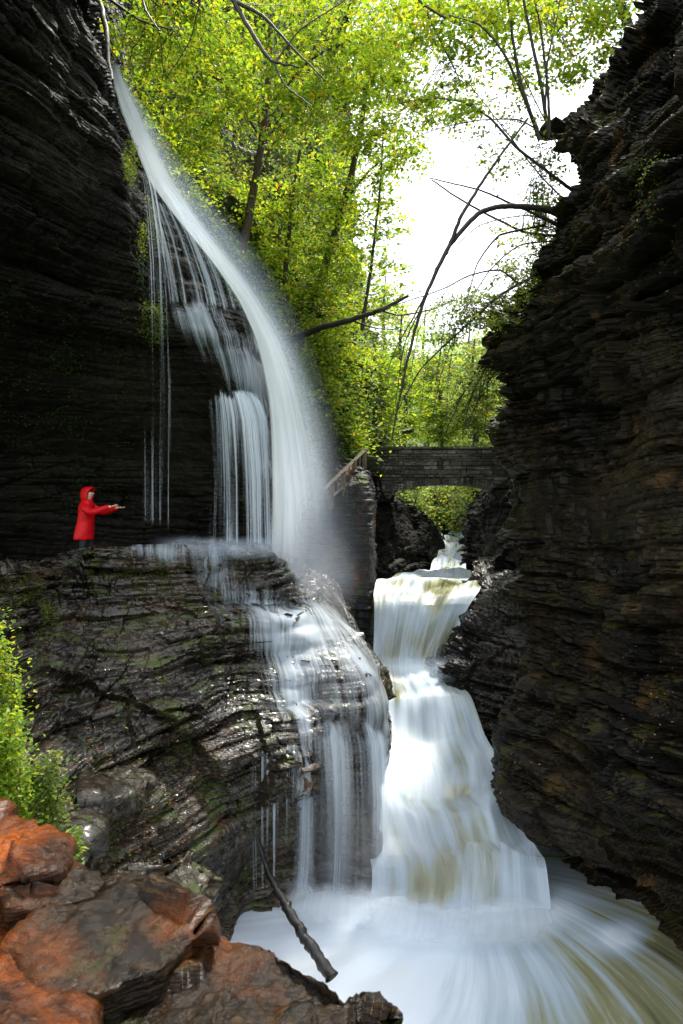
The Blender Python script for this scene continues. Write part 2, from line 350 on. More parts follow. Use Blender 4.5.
S0 = [(745,-180,12),(672,-5,12.5),(632,50,13),(588,106,13.5),(556,134,14),(578,168,14.4),(562,215,14.6),(530,285,15.5),(492,343,16.6),(522,386,17),(484,430,17.2),(516,470,17.3),(512,545,16.6),(535,625,15),(515,690,13.7),(500,762,12.6),(512,808,12.0),(560,850,11.6),(590,905,11.8),(600,960,12)]
M1 = [(760,-180,10.5),(712,0,10.8),(682,50,11.2),(645,108,11.6),(618,140,12),(612,170,12.2),(604,215,12.3),(588,285,12.6),(570,345,13.2),(572,388,13.6),(565,432,13.8),(572,480,14.0),(580,545,13.6),(592,630,12.9),(582,700,12.1),(570,772,11.3),(580,818,10.9),(618,862,10.9),(640,905,11.1),(650,960,11.2)]
M2 = [(830,-200,8.5),(762,0,9),(735,50,9.2),(705,108,9.6),(690,140,9.8),(694,170,10),(688,215,10),(680,285,10.2),(672,345,10.4),(670,388,10.5),(668,432,10.6),(668,480,10.6),(670,545,10.5),(676,635,10.2),(672,705,9.9),(668,780,9.5),(678,825,9.5),(700,875,9.8),(706,930,9.9),(712,980,10)]
M3 = [(p+170, 512+(q-512)*1.25, Y*.76) for p, q, Y in M2]
M4 = [(p+250, 512+(q-512)*1.6, Y*.60) for p, q, Y in M3]
B1 = [(p+6, q, Y+2.2) for p, q, Y in S0]; B2 = [(p+50, q, Y+7) for p, q, Y in S0]
o_right, S_right = terrain('cliff', T([M4, M3, M2, M1, S0, B1, B2]), M_right, 'brown layered shale cliff on the far bank of the stream', 1.6, amp=.15, t=.13, L=.9, seed=21, flat=.3, lump=.45, tx=0, ty=.04, big=2.8, joint=1.5)

butt = [[(478,556,24),(500,556,23),(540,556,22),(620,556,20)],
 [(474,576,20.5),(482,578,19.6),(530,574,18),(620,570,16.5)],
 [(452,612,20),(446,618,18.4),(505,612,16.9),(600,610,16)],
 [(440,655,19),(434,662,17.2),(492,655,16),(590,655,15)],
 [(458,700,18),(450,706,16.2),(500,700,15.3),(590,700,14)],
 [(474,742,17),(468,748,15.6),(505,745,14.8),(590,745,13.5)],
 [(482,800,16),(478,805,15.2),(505,800,14.4),(590,800,13)]]
terrain('wet_buttress', butt, M_butt, 'wet black layered rock beside the upper cascade', 1.3, amp=.16, t=.12, L=.8, seed=33, flat=.5, lump=.2)

# far bank rocks under and behind the bridge
terrain('gorge_rock', [
 [(366,470,22),(375,468,23.5),(392,490,25),(410,505,30),(430,520,36),(440,525,42)],
 [(366,495,21.6),(376,492,23.2),(398,512,26),(420,525,31),(443,545,36),(446,545,42)],
 [(366,530,21.4),(378,530,23),(400,535,25.5),(425,545,29.5),(441,556,34),(446,556,42)],
 [(366,565,21.2),(378,565,22.8),(400,565,25),(425,567,28),(440,568,32),(446,568,42)],
 [(366,620,21),(378,620,22.6),(400,610,25),(425,600,28),(440,590,32),(446,580,42)]], M_cliff, 'dark rock under the bridge with green upper edge', 1.4, amp=.16, t=.2, seed=41, lump=.3)
terrain('gorge_rock', [
 [(466,500,44),(470,500,34),(488,480,30),(505,470,25),(540,460,22)],
 [(466,525,42),(470,525,32),(480,510,28),(497,500,24),(540,500,20)],
 [(466,550,40),(468,550,31),(476,545,27),(490,540,23.5),(540,545,20)],
 [(466,572,38),(466,572,29),(474,572,25),(484,578,21.5),(540,590,19)],
 [(466,590,38),(466,590,29),(474,590,25),(484,600,21.5),(540,620,19)]], M_cliff, 'dark layered rock on the right under the bridge', 1.4, amp=.16, t=.2, seed=43, lump=.3)
# terraced masonry-like wall right of the plume
o_mw, S_mw = terrain('stone_retaining_wall', [
 [(180,470,26),(265,470,22),(300,462,21),(345,462,20.2),(366,468,20),(371,468,20.6),(373,468,26)],
 [(180,500,22),(265,497,20.2),(300,495,19.8),(345,494,19.5),(368,494,19.4),(373,494,20.2),(375,494,26)],
 [(180,560,21),(265,560,19.8),(300,560,19.4),(345,560,19.1),(369,560,19),(374,560,19.8),(376,560,25)],
 [(180,620,20),(265,620,19.4),(300,620,19),(345,620,18.7),(370,622,18.6),(375,622,19.4),(377,622,25)],
 [(180,700,19),(265,700,18.9),(300,700,18.6),(345,700,18.2),(371,700,18.1),(376,700,19),(378,700,25)]], M_mason, 'layered grey stone wall below the wooden railing', 1.2, kind='thing', amp=.07, t=.11, L=.45, seed=51, lump=.1, warp=.05, rough=.03)
o_mw['category'] = 'stone wall'

# hills
o_hill, S_hill = terrain('hillside', [
 [(100,-420,60),(180,-420,60),(270,-300,62),(330,-100,64),(345,100,66),(350,300,70)],
 [(90,-100,40),(180,-60,38),(270,10,39),(330,120,40),(345,250,44),(362,350,50)],
 [(120,60,28),(185,110,27.5),(265,150,28),(330,220,30),(360,320,34),(380,385,40)],
 [(150,150,22),(215,205,22),(275,250,23.5),(330,300,25),(372,370,28),(396,430,33)],
 [(170,270,20),(240,300,19.5),(285,345,20.5),(325,385,21.5),(362,415,23.5),(388,450,27)],
 [(180,400,20),(255,410,19.8),(290,430,20),(330,440,20.3),(362,448,21.2),(378,460,24)],
 [(180,475,21),(260,475,21),(295,472,20.8),(340,472,20.6),(366,474,21),(376,480,24)]], M_soil, 'wooded green hillside on the left bank', 2.6, amp=.3, t=.4, L=1.5, seed=61, flat=.6, lump=.8, rough=.2)
_, S_hr = terrain('hillside', [
 [(430,400,95),(500,345,90),(600,320,90),(760,280,90)],
 [(440,440,70),(500,390,65),(600,350,60),(760,300,60)],
 [(450,500,46),(490,450,42),(560,400,38),(700,380,36)],
 [(462,540,44),(490,500,33),(540,470,27),(700,420,24)]], M_soil, 'wooded hillside beyond the right cliff', 4, amp=.3, t=.5, L=2, seed=63, flat=.6, lump=1)
_, S_hf = terrain('hillside', [
 [(250,300,140),(330,330,130),(400,360,120),(470,340,120),(560,300,120)],
 [(300,430,90),(360,440,80),(420,450,75),(480,440,75),(560,400,80)],
 [(340,520,62),(390,520,56),(430,520,52),(470,520,52),(560,500,56)],
 [(380,560,46),(410,556,44),(440,550,42),(480,556,42),(540,570,42)]], M_soil, 'distant hillside closing the gorge', 4, amp=.3, t=.5, L=2, seed=65, flat=.6, lump=1)

# ------------------------------------------------------------ water
def water_surface(name, secs, mat, label, nacross=60, per=14, foamf=None, rip=.05, bulge=0.0, cat=None, kind='structure', extra_across=0):
    C = np.array([[P(l, py, Y) for l in (l_, r_)] for (l_, r_, py, Y) in secs])
    A = cr_axis(C, [max(4, int(per*(.4+np.linalg.norm(C[i+1].mean(0)-C[i].mean(0))))) for i in range(len(C)-1)])
    u = np.linspace(0, 1, nacross)
    S = A[:, :1]*(1-u)[None, :, None]+A[:, 1:]*u[None, :, None]
    nA = len(A); gi = np.arange(nA)[:, None]+per*.45*vn(u[None]*5.3, np.arange(nA)[:, None]/per*.25, 0*u[None], 12)+per*.2*vn(u[None]*14, np.arange(nA)[:, None]/per*.3, 0*u[None], 13)
    gi = np.clip(gi, 0, nA-1.001); g0 = gi.astype(int); gf = (gi-g0)[..., None]
    S = (A[g0, 0]*(1-gf)+A[g0+1, 0]*gf)*(1-u)[None, :, None]+(A[g0, 1]*(1-gf)+A[g0+1, 1]*gf)*u[None, :, None]
    cl_ = (A[:, 0]+A[:, 1])/2; v = np.concatenate([[0], np.cumsum(np.linalg.norm(np.diff(cl_, axis=0), axis=1))])
    wd = np.linalg.norm(A[:, 1]-A[:, 0], axis=1).mean()
    U = np.broadcast_to(u[None]*wd, S.shape[:2]); V = np.broadcast_to(v[:, None], S.shape[:2])
    N = normals(S)
    d = rip*2.4*vn(U*1.1, V*1.1, 0*U, 4)+rip*vn(U*2.6, V*.7, 0*U, 5)+rip*.35*vn(U*7, V*.9, 0*U, 6)+bulge*np.sin(np.pi*u)[None]
    S = S+N*d[..., None]
    at = foamf(u[None], v[:, None], S) if foamf else np.ones(S.shape[:2])
    key = 'foam' if kind == 'structure' else 'dens'
    o = mesh_np(name, S.reshape(-1, 3), grid_faces(*S.shape[:2]), mat, attrs={key: np.broadcast_to(at, S.shape[:2])}, uv=np.stack([U, V], -1))
    setp(o, label=label, cat=cat, kind=None if kind == 'thing' else kind)
    return o, S
stream_secs = [(444,466,530,46),(443,468,541,38),(440,468,551,34),(430,466,566,26),(382,482,582,20.2),(374,480,591,18.5),(374,470,604,17.95),(374,456,635,17.6),(373,444,664,17.3),
 (373,456,682,16.4),(371,470,698,15.8),(366,484,738,15.1),(358,504,768,13.9),(352,512,800,12.8),(360,532,832,11.9),(368,545,850,11.5),(372,548,866,11.3),(372,549,888,11.15),(366,550,912,10.95),(356,548,932,10.5)]
def stream_foam(u, v, S):
    f = .60+.34*vn(u*6, v*.8, v*0, 2)+.1*fbm(S, 1.6, 3, 4)
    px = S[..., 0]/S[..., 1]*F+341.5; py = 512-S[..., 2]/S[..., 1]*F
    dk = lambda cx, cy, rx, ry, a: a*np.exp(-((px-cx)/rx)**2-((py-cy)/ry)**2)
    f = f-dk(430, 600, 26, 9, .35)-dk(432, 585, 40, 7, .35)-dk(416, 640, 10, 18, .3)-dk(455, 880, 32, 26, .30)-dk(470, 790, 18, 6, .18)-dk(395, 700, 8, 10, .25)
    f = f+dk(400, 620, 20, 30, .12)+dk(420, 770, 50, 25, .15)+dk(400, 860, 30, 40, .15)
    return f
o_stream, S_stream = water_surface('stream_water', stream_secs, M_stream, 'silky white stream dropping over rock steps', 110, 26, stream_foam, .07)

# pool
xs = np.linspace(-4.5, 7.5, 330); ys = np.linspace(2.0, 15.0, 340)
X, Yg = np.meshgrid(xs, ys); Z = np.full_like(X, -6.4)
cx0, cy0 = 1.5, 11.2
th = np.arctan2(Yg-cy0-1.2, X-cx0); r = np.hypot(X-cx0, Yg-cy0)
swirl = th+.12*r
Z = Z+.05*vn(swirl*9, r*.5, 0*r, 3)*np.exp(-r/4)+.10*np.exp(-((r-.7)/.5)**2)
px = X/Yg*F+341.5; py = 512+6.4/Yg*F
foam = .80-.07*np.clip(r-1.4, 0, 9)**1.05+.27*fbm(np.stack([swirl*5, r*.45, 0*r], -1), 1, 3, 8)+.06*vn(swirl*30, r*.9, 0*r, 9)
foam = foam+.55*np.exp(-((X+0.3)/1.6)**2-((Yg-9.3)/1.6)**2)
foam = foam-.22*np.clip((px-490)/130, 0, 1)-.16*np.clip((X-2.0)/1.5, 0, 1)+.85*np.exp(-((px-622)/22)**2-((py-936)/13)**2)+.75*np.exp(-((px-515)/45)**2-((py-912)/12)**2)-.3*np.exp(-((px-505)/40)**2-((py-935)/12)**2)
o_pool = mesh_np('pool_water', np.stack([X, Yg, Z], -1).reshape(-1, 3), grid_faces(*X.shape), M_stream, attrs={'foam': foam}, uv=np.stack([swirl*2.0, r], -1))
setp(o_pool, kind='structure', label='pool of foaming and green brown water')

def plume(name, secs, mat, label, layers=3, gap=.14, na=50, dens=None, per=20, edge=(.18, .35), cat='waterfall', rag=.10, soft=.05):
    """free falling sheet(s): secs = (left px, right px, py, Y); layers give it real depth"""
    VV, FF, DD, UU = [], [], [], []; base = 0
    for k in range(layers):
        C = np.array([[P(l_+random.uniform(-1, 1), py, Y+k*gap), P(r_+random.uniform(-1, 1), py, Y+k*gap)] for (l_, r_, py, Y) in secs])
        A = cr_axis(C, [max(4, int(per*(.3+np.linalg.norm(C[i+1].mean(0)-C[i].mean(0))))) for i in range(len(C)-1)])
        u = np.linspace(0, 1, na); S = A[:, :1]*(1-u)[None, :, None]+A[:, 1:]*u[None, :, None]
        v = np.concatenate([[0], np.cumsum(np.linalg.norm(np.diff(S.mean(1), axis=0), axis=1))]); wd = np.linalg.norm(A[:, 1]-A[:, 0], axis=1).mean()
        U = np.broadcast_to(u[None]*wd+k*7.7, S.shape[:2]); V = np.broadcast_to(v[:, None]+k*3.1, S.shape[:2])
        S = S.copy(); S[..., 1] += -.12*wd*np.sin(np.pi*u)[None]+.06*vn(U*3, V*.3, 0*U, k)
        vv = (v/v[-1])[:, None]
        e = np.clip(u/edge[0], 0, 1)*np.clip((1-u)/edge[1], 0, 1); e = e*e*(3-2*e)
        D = (dens(u[None], vv) if dens else 1.0)*e[None]*np.ones_like(U)
        rt = rag*(.5+.5*vn(U*5, 0*U, 0*U, 31+k)); rb = rag*(.5+.5*vn(U*6, 0*U, 0*U, 37+k))
        D = D*np.clip(.9+.35*vn(U*4, V*.5, 0*U, 41+k), 0, 1.2)
        D = D*np.clip((vv-rt)/soft, 0, 1)*np.clip((1-vv-rb*.6)/(soft*1.4), 0, 1)
        VV.append(S.reshape(-1, 3)); FF.append(grid_faces(*S.shape[:2])+base); base += S.shape[0]*S.shape[1]
        DD.append(D.ravel()); UU.append(np.stack([U, V], -1).reshape(-1, 2))
    o = mesh_np(name, np.concatenate(VV), np.concatenate(FF), mat, attrs={'dens': np.concatenate(DD)}, uv=np.concatenate(UU))
    return setp(o, label=label, cat=cat)
def drape(name, S, mat, label, densf, off=.03, c0=0.0, c1=1.0, r0=0.0, r1=1.0, it=7):
    """water film running over the rock: the rock's own surface, smoothed and lifted a little"""
    nr, nc = S.shape[:2]; A = S[int(nr*r0):int(nr*r1), int(nc*c0):int(nc*c1)].copy()
    for _ in range(it): A[1:-1, 1:-1] = (A[:-2, 1:-1]+A[2:, 1:-1]+A[1:-1, :-2]+A[1:-1, 2:]+A[1:-1, 1:-1])/5
    N = normals(A); A = A+N*off
    px = A[..., 0]/A[..., 1]*F+341.5; py = 512-A[..., 2]/A[..., 1]*F
    D = densf(px, py); D = np.where(N[..., 1] < .5, D, 0)
    D = D*np.clip(.75+.8*fbm(A, 1.1, 3, 91), .3, 1.2)
    V = np.concatenate([np.zeros((1, A.shape[1])), np.cumsum(np.linalg.norm(np.diff(A, axis=0), axis=-1), axis=0)]); U = np.concatenate([np.zeros((A.shape[0], 1)), np.cumsum(np.linalg.norm(np.diff(A, axis=1), axis=-1), axis=1).mean(0)[None].repeat(A.shape[0], 0)], 1)
    Fc = grid_faces(*A.shape[:2]); keep = D.ravel()[Fc].max(1) > .02
    used, inv = np.unique(Fc[keep], return_inverse=True); 
    o = mesh_np(name, A.reshape(-1, 3)[used], inv.reshape(-1, 4), mat, attrs={'dens': D.ravel()[used]}, uv=np.stack([U.ravel()[used], V.ravel()[used]], -1))
    return setp(o, label=label, cat='waterfall')
def path_dens(pts):
    """density around a flow line: pts = (px,py,half width,strength)"""
    p = np.array(cr_axis(np.array(pts, float), [10]*(len(pts)-1)))
    def f(px, py):
        D = np.zeros(px.shape)
        for q in p: D = np.maximum(D, q[3]*np.exp(-(((px-q[0])/q[2])**2+((py-q[1])/max(12, q[2]*.6))**2)**1.2))
        return D
    return f
plume('waterfall', [(108,119,58,12.4),(117,137,98,12.6),(130,156,135,12.75),(150,182,182,12.9),(180,208,222,12.95),(213,241,263,13.0),(238,268,300,13.05),(256,296,340,13.1),(266,322,390,13.2),(270,345,440,13.4),(270,362,495,13.7),(268,372,545,14.0),(266,380,590,14.2)],
      W_band, 'long bright white plume sweeping down past the cliff', 2, .2, 60, lambda u, v: np.clip(1.4-.45*u-1.55*np.clip(v-.40, 0, 1)-.8*u*v, 0, 1.3), edge=(.07, .8), rag=.0)
plume('spray', [(116,124,75,12.9),(130,152,112,13.0),(144,180,152,13.1),(165,224,205,13.2),(200,262,250,13.3),(232,296,300,13.35),(256,318,350,13.4),(270,338,410,13.5),(276,352,470,13.8),(272,368,540,14.1),(266,380,612,14.3)],
      W_soft, 'thin bluish spray drifting off the right side of the plume', 2, .3, 60, lambda u, v: .75-.25*v+0*u, edge=(.25, .8), rag=.0, cat='spray')
plume('waterfall', [(140,178,190,12.98),(145,214,238,12.95),(148,236,280,12.9),(150,248,318,12.75)], W_strand, 'thin parallel trickles over the upper rock band', 2, .1, 120, lambda u, v: .46+.10*v+.10*u, 24, (.05, .05))
plume('waterfall', [(134,142,150,11.2),(136,158,190,11.6),(136,168,260,12.0),(138,172,380,12.0),(140,174,548,12.2)], W_strand, 'faint thin trickles in front of the dark cliff', 1, .1, 80, lambda u, v: .57+.05*(1-v), 16, (.1, .1), rag=.02)
dn = path_dens([(205,318,28,.75),(235,345,30,.9),(255,385,26,1.0),(262,420,18,.9),(266,470,14,.6)])
drape('waterfall', S_left, W_drape, 'white water sliding over the sloping middle shelf', dn, .04, .45, .98, .45, .95)
plume('waterfall', [(206,256,385,12.95),(206,272,420,12.95),(208,276,480,13.1),(206,280,556,13.25)], W_strand, 'tall strands dropping from the shelf to the ledge', 3, .16, 150, lambda u, v: .50+.25*u-.05*v+0*v, 20, (.05, .08), rag=.05)
d1 = path_dens([(140,547,16,.55),(180,552,22,.6),(212,562,22,.65),(225,585,20,.65),(238,602,26,1.0),(268,606,30,1.0),(302,618,34,1.0),(338,644,34,1.0),(366,675,28,1.0),(382,710,20,1.0),(384,760,14,.8),(382,820,12,.6)])
d2 = path_dens([(238,605,24,.9),(268,632,26,.9),(290,662,22,.85),(302,695,14,.9),(304,740,9,.9),(305,820,8,.7),(305,890,9,.5)])
drape('waterfall', S_ledge, W_drape, 'white lower cascade fanning over the rounded ledge', lambda x, y: np.maximum(np.maximum(d1(x, y), d2(x, y)), .70*np.exp(-((x-322)/58)**4-((y-658)/62)**4)), .05, .42, .97, .05, .97, it=14)
plume('waterfall', [(292,380,712,11.3),(290,390,745,11.15),(292,392,800,11.05),(292,392,860,11.0),(288,390,905,10.95)],
      W_veil, 'thin veil hanging from the rounded ledge down to the pool', 2, .14, 160, lambda u, v: np.clip(.36+.55*np.exp(-((u-.13)/.05)**2)+.45*np.exp(-((u-.93)/.13)**2)+.15*np.exp(-((u-.45)/.1)**2)-.12*v, 0, 1), 26, (.05, .10))
plume('waterfall', [(238,300,735,10.75),(238,300,800,10.7),(238,298,860,10.6),(240,296,905,10.55)], W_strand, 'faint drips under the ledge beside the slanting log', 1, .1, 110, lambda u, v: .55+.0*v, 16, (.1, .1))
plume('waterfall', [(374,480,588,18.1),(373,472,604,17.6),(372,456,636,17.3),(371,446,668,17.0)], W_veil, 'uppermost white drop of the stream beside the stone wall', 1, .1, 90, lambda u, v: .75-.2*u+0*v, 20, (.05, .15))
plume('waterfall', [(425,543,832,11.5),(422,547,848,11.2),(420,549,866,10.95),(415,552,890,10.8),(410,556,915,10.75)], W_veil, 'low curtain of water dropping into the pool', 2, .08, 160, lambda u, v: .42+.30*u+0*v, 40, (.5, .22), rag=.2)

plume('spray', [(355,575,876,10.9),(348,585,896,10.7),(340,592,914,10.3),(325,600,938,9.85)], W_splash, 'soft white splash where the stream enters the pool', 3, .15, 90, lambda u, v: .9-0*u+0*v, 20, (.2, .3), cat='splash', rag=.15, soft=.42)
plume('spray', [(150,282,534,13.2),(142,286,548,13.1),(150,290,560,13.0)], W_soft, 'low white splash along the ledge where the strands land', 2, .12, 90, lambda u, v: .85-0*u+0*v, 20, (.35, .2), cat='splash', rag=.1, soft=.42)
plume('spray', [(285,402,872,10.9),(280,404,892,10.7),(275,404,908,10.5),(268,404,926,10.2)], W_splash, 'soft white splash below the rounded ledge', 2, .15, 90, lambda u, v: .75-0*u+0*v, 20, (.2, .3), cat='splash', rag=.15, soft=.42)
plume('spray', [(366,470,650,17.0),(366,474,664,16.7),(366,478,682,16.2)], W_soft, 'soft white splash under the uppermost drop', 2, .1, 60, lambda u, v: .8-0*u+0*v, 20, (.2, .3), cat='splash', rag=.15, soft=.42)
# mist hanging where the water strikes
def mist(px, py, Y, rx, rz, ry, dens, label):
    import bmesh
    bm = bmesh.new(); bmesh.ops.create_icosphere(bm, subdivisions=3, radius=1)
    me = bpy.data.meshes.new('mist'); bm.to_mesh(me); bm.free()
    m = bpy.data.materials.new('mist'); m.use_nodes = True; t = m.node_tree; t.nodes.clear()
    o = N_(t, 'ShaderNodeOutputMaterial'); v = N_(t, 'ShaderNodeVolumePrincipled'); tc = N_(t, 'ShaderNodeTexCoord')
    ln = N_(t, 'ShaderNodeVectorMath', operation='LENGTH'); t.links.new(tc.outputs['Object'], ln.inputs[0])
    d = mth(t, 'MULTIPLY', mth(t, 'POWER', mth(t, 'MAXIMUM', mth(t, 'SUBTRACT', 1.0, ln.outputs['Value']), 0.0), 1.4), dens)
    t.links.new(d, v.inputs['Density']); v.inputs['Color'].default_value = (.88, .93, 1, 1); v.inputs['Anisotropy'].default_value = .2
    t.links.new(v.outputs[0], o.inputs['Volume']); me.materials.append(m)
    ob = bpy.data.objects.new('mist', me); COL.objects.link(ob); ob.location = P(px, py, Y); ob.scale = (rx, ry, rz)
    return setp(ob, label=label, kind='stuff')
mist(312, 575, 14.3, 1.1, 1.3, 1.0, .30, 'spray drifting at the foot of the plume')
mist(400, 850, 11.0, 2.4, 1.6, 1.2, .35, 'spray above the lower stream')
scene.cycles.volume_step_rate = 3; scene.cycles.volume_max_steps = 64

# ------------------------------------------------------------ tubes and leaves
def tube(pts, r, ns=6):
    pts = np.asarray(pts, float); n = len(pts); r = np.broadcast_to(r, (n,)) if np.ndim(r) else np.full(n, r)
    tg = np.gradient(pts, axis=0); tg /= np.linalg.norm(tg, axis=1, keepdims=True)+1e-9
    up = np.array([.3, .2, .93]) if abs(tg[0, 2]) < .8 else np.array([1., .1, 0])
    a_ = np.cross(tg, up); a_ /= np.linalg.norm(a_, axis=1, keepdims=True)+1e-9; b_ = np.cross(tg, a_)
    th = np.arange(ns)/ns*2*np.pi
    V = pts[:, None]+(a_[:, None]*np.cos(th)[None, :, None]+b_[:, None]*np.sin(th)[None, :, None])*r[:, None, None]
    i = np.arange(n*ns).reshape(n, ns); j = np.roll(i, -1, 1)
    Fc = np.stack([i[:-1], j[:-1], j[1:], i[1:]], -1).reshape(-1, 4)
    V = V.reshape(-1, 3)
    c0 = len(V); V = np.concatenate([V, pts[:1], pts[-1:]])
    cap = [[i[0, k], j[0, k], c0, c0] for k in range(ns)]
    cap2 = [[i[-1, k], c0+1, c0+1, j[-1, k]] for k in range(ns)]
    return V, Fc
def joinp(parts):
    V, Fc, b = [], [], 0
    for v, f in parts: V.append(v); Fc.append(f+b); b += len(v)
    return np.concatenate(V), np.concatenate(Fc)
def spline(pts, n=8, jit=0.0):
    pts = np.array(pts, float); S = cr_axis(pts, [n]*(len(pts)-1))
    if jit: S[1:-1] += rng.normal(0, jit, S[1:-1].shape)
    return S
def leaves(C, size, up=.6, shape=.55):
    """one folded leaf per point"""
    C = np.asarray(C); n = len(C)
    nr = rng.normal(0, 1, (n, 3)); nr[:, 2] = np.abs(nr[:, 2])+up*2; nr /= np.linalg.norm(nr, axis=1, keepdims=True)
    d = rng.normal(0, 1, (n, 3)); d -= (d*nr).sum(1, keepdims=True)*nr; d /= np.linalg.norm(d, axis=1, keepdims=True); sd_ = np.cross(nr, d)
    s = size*rng.uniform(.6, 1.25, n)[:, None]
    b0 = C-d*s*.5; t1 = C+d*s*.5-nr*s*.12; m0 = C-d*s*.05+nr*s*.0
    l1 = C+sd_*s*shape*.5+nr*s*.10-d*s*.08; r1 = C-sd_*s*shape*.5+nr*s*.10-d*s*.08
    V = np.stack([b0, l1, t1, r1], 1).reshape(-1, 3); i = np.arange(n)*4
    Fc = np.concatenate([np.stack([i, i+1, i+2], 1), np.stack([i, i+2, i+3], 1)])
    return V, Fc
def spray(c, R, n, flatn=.22):
    p = rng.normal(0, .5, (n, 3))*R; p[:, 2] *= flatn; p[:, 2] -= .12*np.hypot(p[:, 0], p[:, 1])
    return c+p
def tree(name, label, limbs, blobs, leaf, lmat, bark=M_bark, group=None, cat='tree', lpc=34, R=.55, gate=.0, twig=.011, trunk_name='trunk'):
    """limbs: [(points(px,py,Y), r0, r1)], first one the trunk. blobs: (px,py,Y, rx,ry (px), rd (m), clusters)"""
    base = P(*limbs[0][0][0]); root = empty(name, base); setp(root, label=label, cat=cat, group=group)
    tubes, sk = [], []
    for k, (pts, r0, r1) in enumerate(limbs):
        S = spline([P(*p) for p in pts], 8, .002+r0*.04); tubes.append(tube(S, np.linspace(r0, r1, len(S)), 8 if r0 > .06 else 5)); sk.append(S)
    SK = np.concatenate(sk); LC = []
    for (bx, by, bY, rx, ry, rd, n) in blobs:
        q = rng.normal(0, 1, (n, 3)); q /= np.linalg.norm(q, axis=1, keepdims=True); q *= rng.uniform(0, 1, (n, 1))**(1/2.4)
        for v in q:
            c = np.array(P(bx+v[0]*rx, by+v[1]*ry, bY+v[2]*rd))
            if gate and fbm(c[None], .8, 2, 77)[0] < gate-1.0+.75: continue
            j = np.argmin((((SK-c)**2).sum(1)+.6*np.maximum(SK[:, 2]-c[2], 0)**2)*rng.uniform(.35, 1.6, len(SK))); s = SK[j]
            mid = s*.45+c*.55+np.array([0, 0, .10*np.linalg.norm(c-s)])+rng.normal(0, .08, 3)
            S = spline([s, mid, c], 4, .012); tubes.append(tube(S, np.linspace(twig*(.6+.12*np.linalg.norm(c-s)), twig*.3, len(S)), 4))
            LC.append(spray(c, R*rng.uniform(.6, 1.3), int(lpc*rng.uniform(.5, 1.4))))
            for _ in range(2):
                e2 = c+rng.normal(0, R*.6, 3)*np.array([1, 1, .3]); tubes.append(tube(spline([c, (c+e2)/2+[0, 0, .03], e2], 2), twig*.35, 3))
    V, Fc = joinp(tubes); mesh_np(trunk_name, V, Fc, bark, root)
    if LC:
        V, Fc = leaves(np.concatenate(LC), leaf); mesh_np('crown', V, Fc, lmat, root, smooth=False)
    return root
# ------------------------------------------------------------ trees
TG = 'trees on the left hillside'
tree('maple_tree', 'maple with a slim straight brown trunk right of the plume', [([(232,300,20.5),(240,262,20.5),(252,200,20.5),(262,140,20.4),(270,60,20),(275,-60,20)], .16, .07), ([(262,140,20.4),(230,90,19.5),(190,60,18.5)], .05, .02), ([(266,110,20.4),(310,60,19.5),(350,40,19)], .05, .02)],
     [(250,95,19,75,60,2.2,60),(190,70,18,60,60,1.8,50),(320,80,19,60,60,2,50),(260,10,19,100,50,2.5,60),(180,140,19,40,50,1.5,28)], .17, L_bright, group=TG)
tree('maple_tree', 'leaning maple with a dark trunk near the sky gap', [([(308,330,23),(318,290,23),(336,230,22.6),(350,180,22),(362,120,21.5),(370,20,21)], .17, .06), ([(345,200,22.2),(370,170,21),(395,150,20)], .05, .02)],
     [(345,170,22,50,60,2.2,55),(370,90,21,55,60,2,50),(355,250,22.5,42,50,2,45),(320,300,23,50,45,1.8,40),(390,30,20,60,45,2,40)], .18, L_bright, group=TG)
tree('maple_tree', 'maple above the foot of the plume with yellowing leaves', [([(290,410,21.5),(292,360,21.5),(285,290,21.6),(290,220,21.5),(300,150,21)], .13, .04)],
     [(300,240,21.5,50,60,1.6,55),(290,310,21.2,40,40,1.4,30),(330,350,21.5,45,40,1.4,40),(270,215,21,35,40,1.2,22)], .16, L_bright, group=TG)
tree('beech_tree', 'dark leafed tree in the shade behind the plume top', [([(215,260,24),(205,180,24),(200,90,24),(200,0,24)], .2, .08)],
     [(200,120,24,60,60,2,50),(215,190,23,40,45,1.5,35),(160,60,24,60,50,2,30),(290,180,25,60,60,2,40)], .17, L_green, group=TG)
tree('maple_tree', 'tree arching over the plume at the upper left corner', [([(95,-140,13.5),(92,-60,13),(97,-10,12.5),(106,30,12),(108,60,11.7),(112,80,11.4)], .07, .03), ([(97,-10,12.5),(140,20,12.4),(175,30,12.5)], .03, .012), ([(95,-30,12.6),(150,-5,13),(205,0,13.5)], .03, .012)],
     [(150,35,13.3,55,45,1,45),(190,10,13.6,60,35,1,40),(140,90,14,20,30,.6,10),(215,70,15,60,50,1.4,45)], .12, L_bright, M_barkd, lpc=26, R=.4)
tree('maple_tree', 'overhanging tree with bare dark twigs against the canopy', [([(215,-260,9.5),(222,-120,9.2),(228,-20,9),(236,5,9),(262,50,9),(275,62,9),(300,67,9)], .06, .012), ([(232,0,9),(262,15,9),(290,45,9),(325,80,9)], .03, .008), ([(272,60,9),(285,85,9),(312,106,9)], .016, .006), ([(222,-60,9),(205,-20,9.2),(190,40,9.5),(165,80,9.8)], .015, .005), ([(140,-90,10),(143,0,9.7),(152,20,9.6),(162,33,9.5)], .022, .006), ([(275,62,9),(300,30,9),(345,0,9)], .014, .006)],
     [(260,-30,9.4,90,35,.8,40),(340,-5,10,60,30,.8,30),(300,20,10,40,20,.8,8)], .08, L_bright, M_barkd, lpc=22, R=.28, twig=.006)
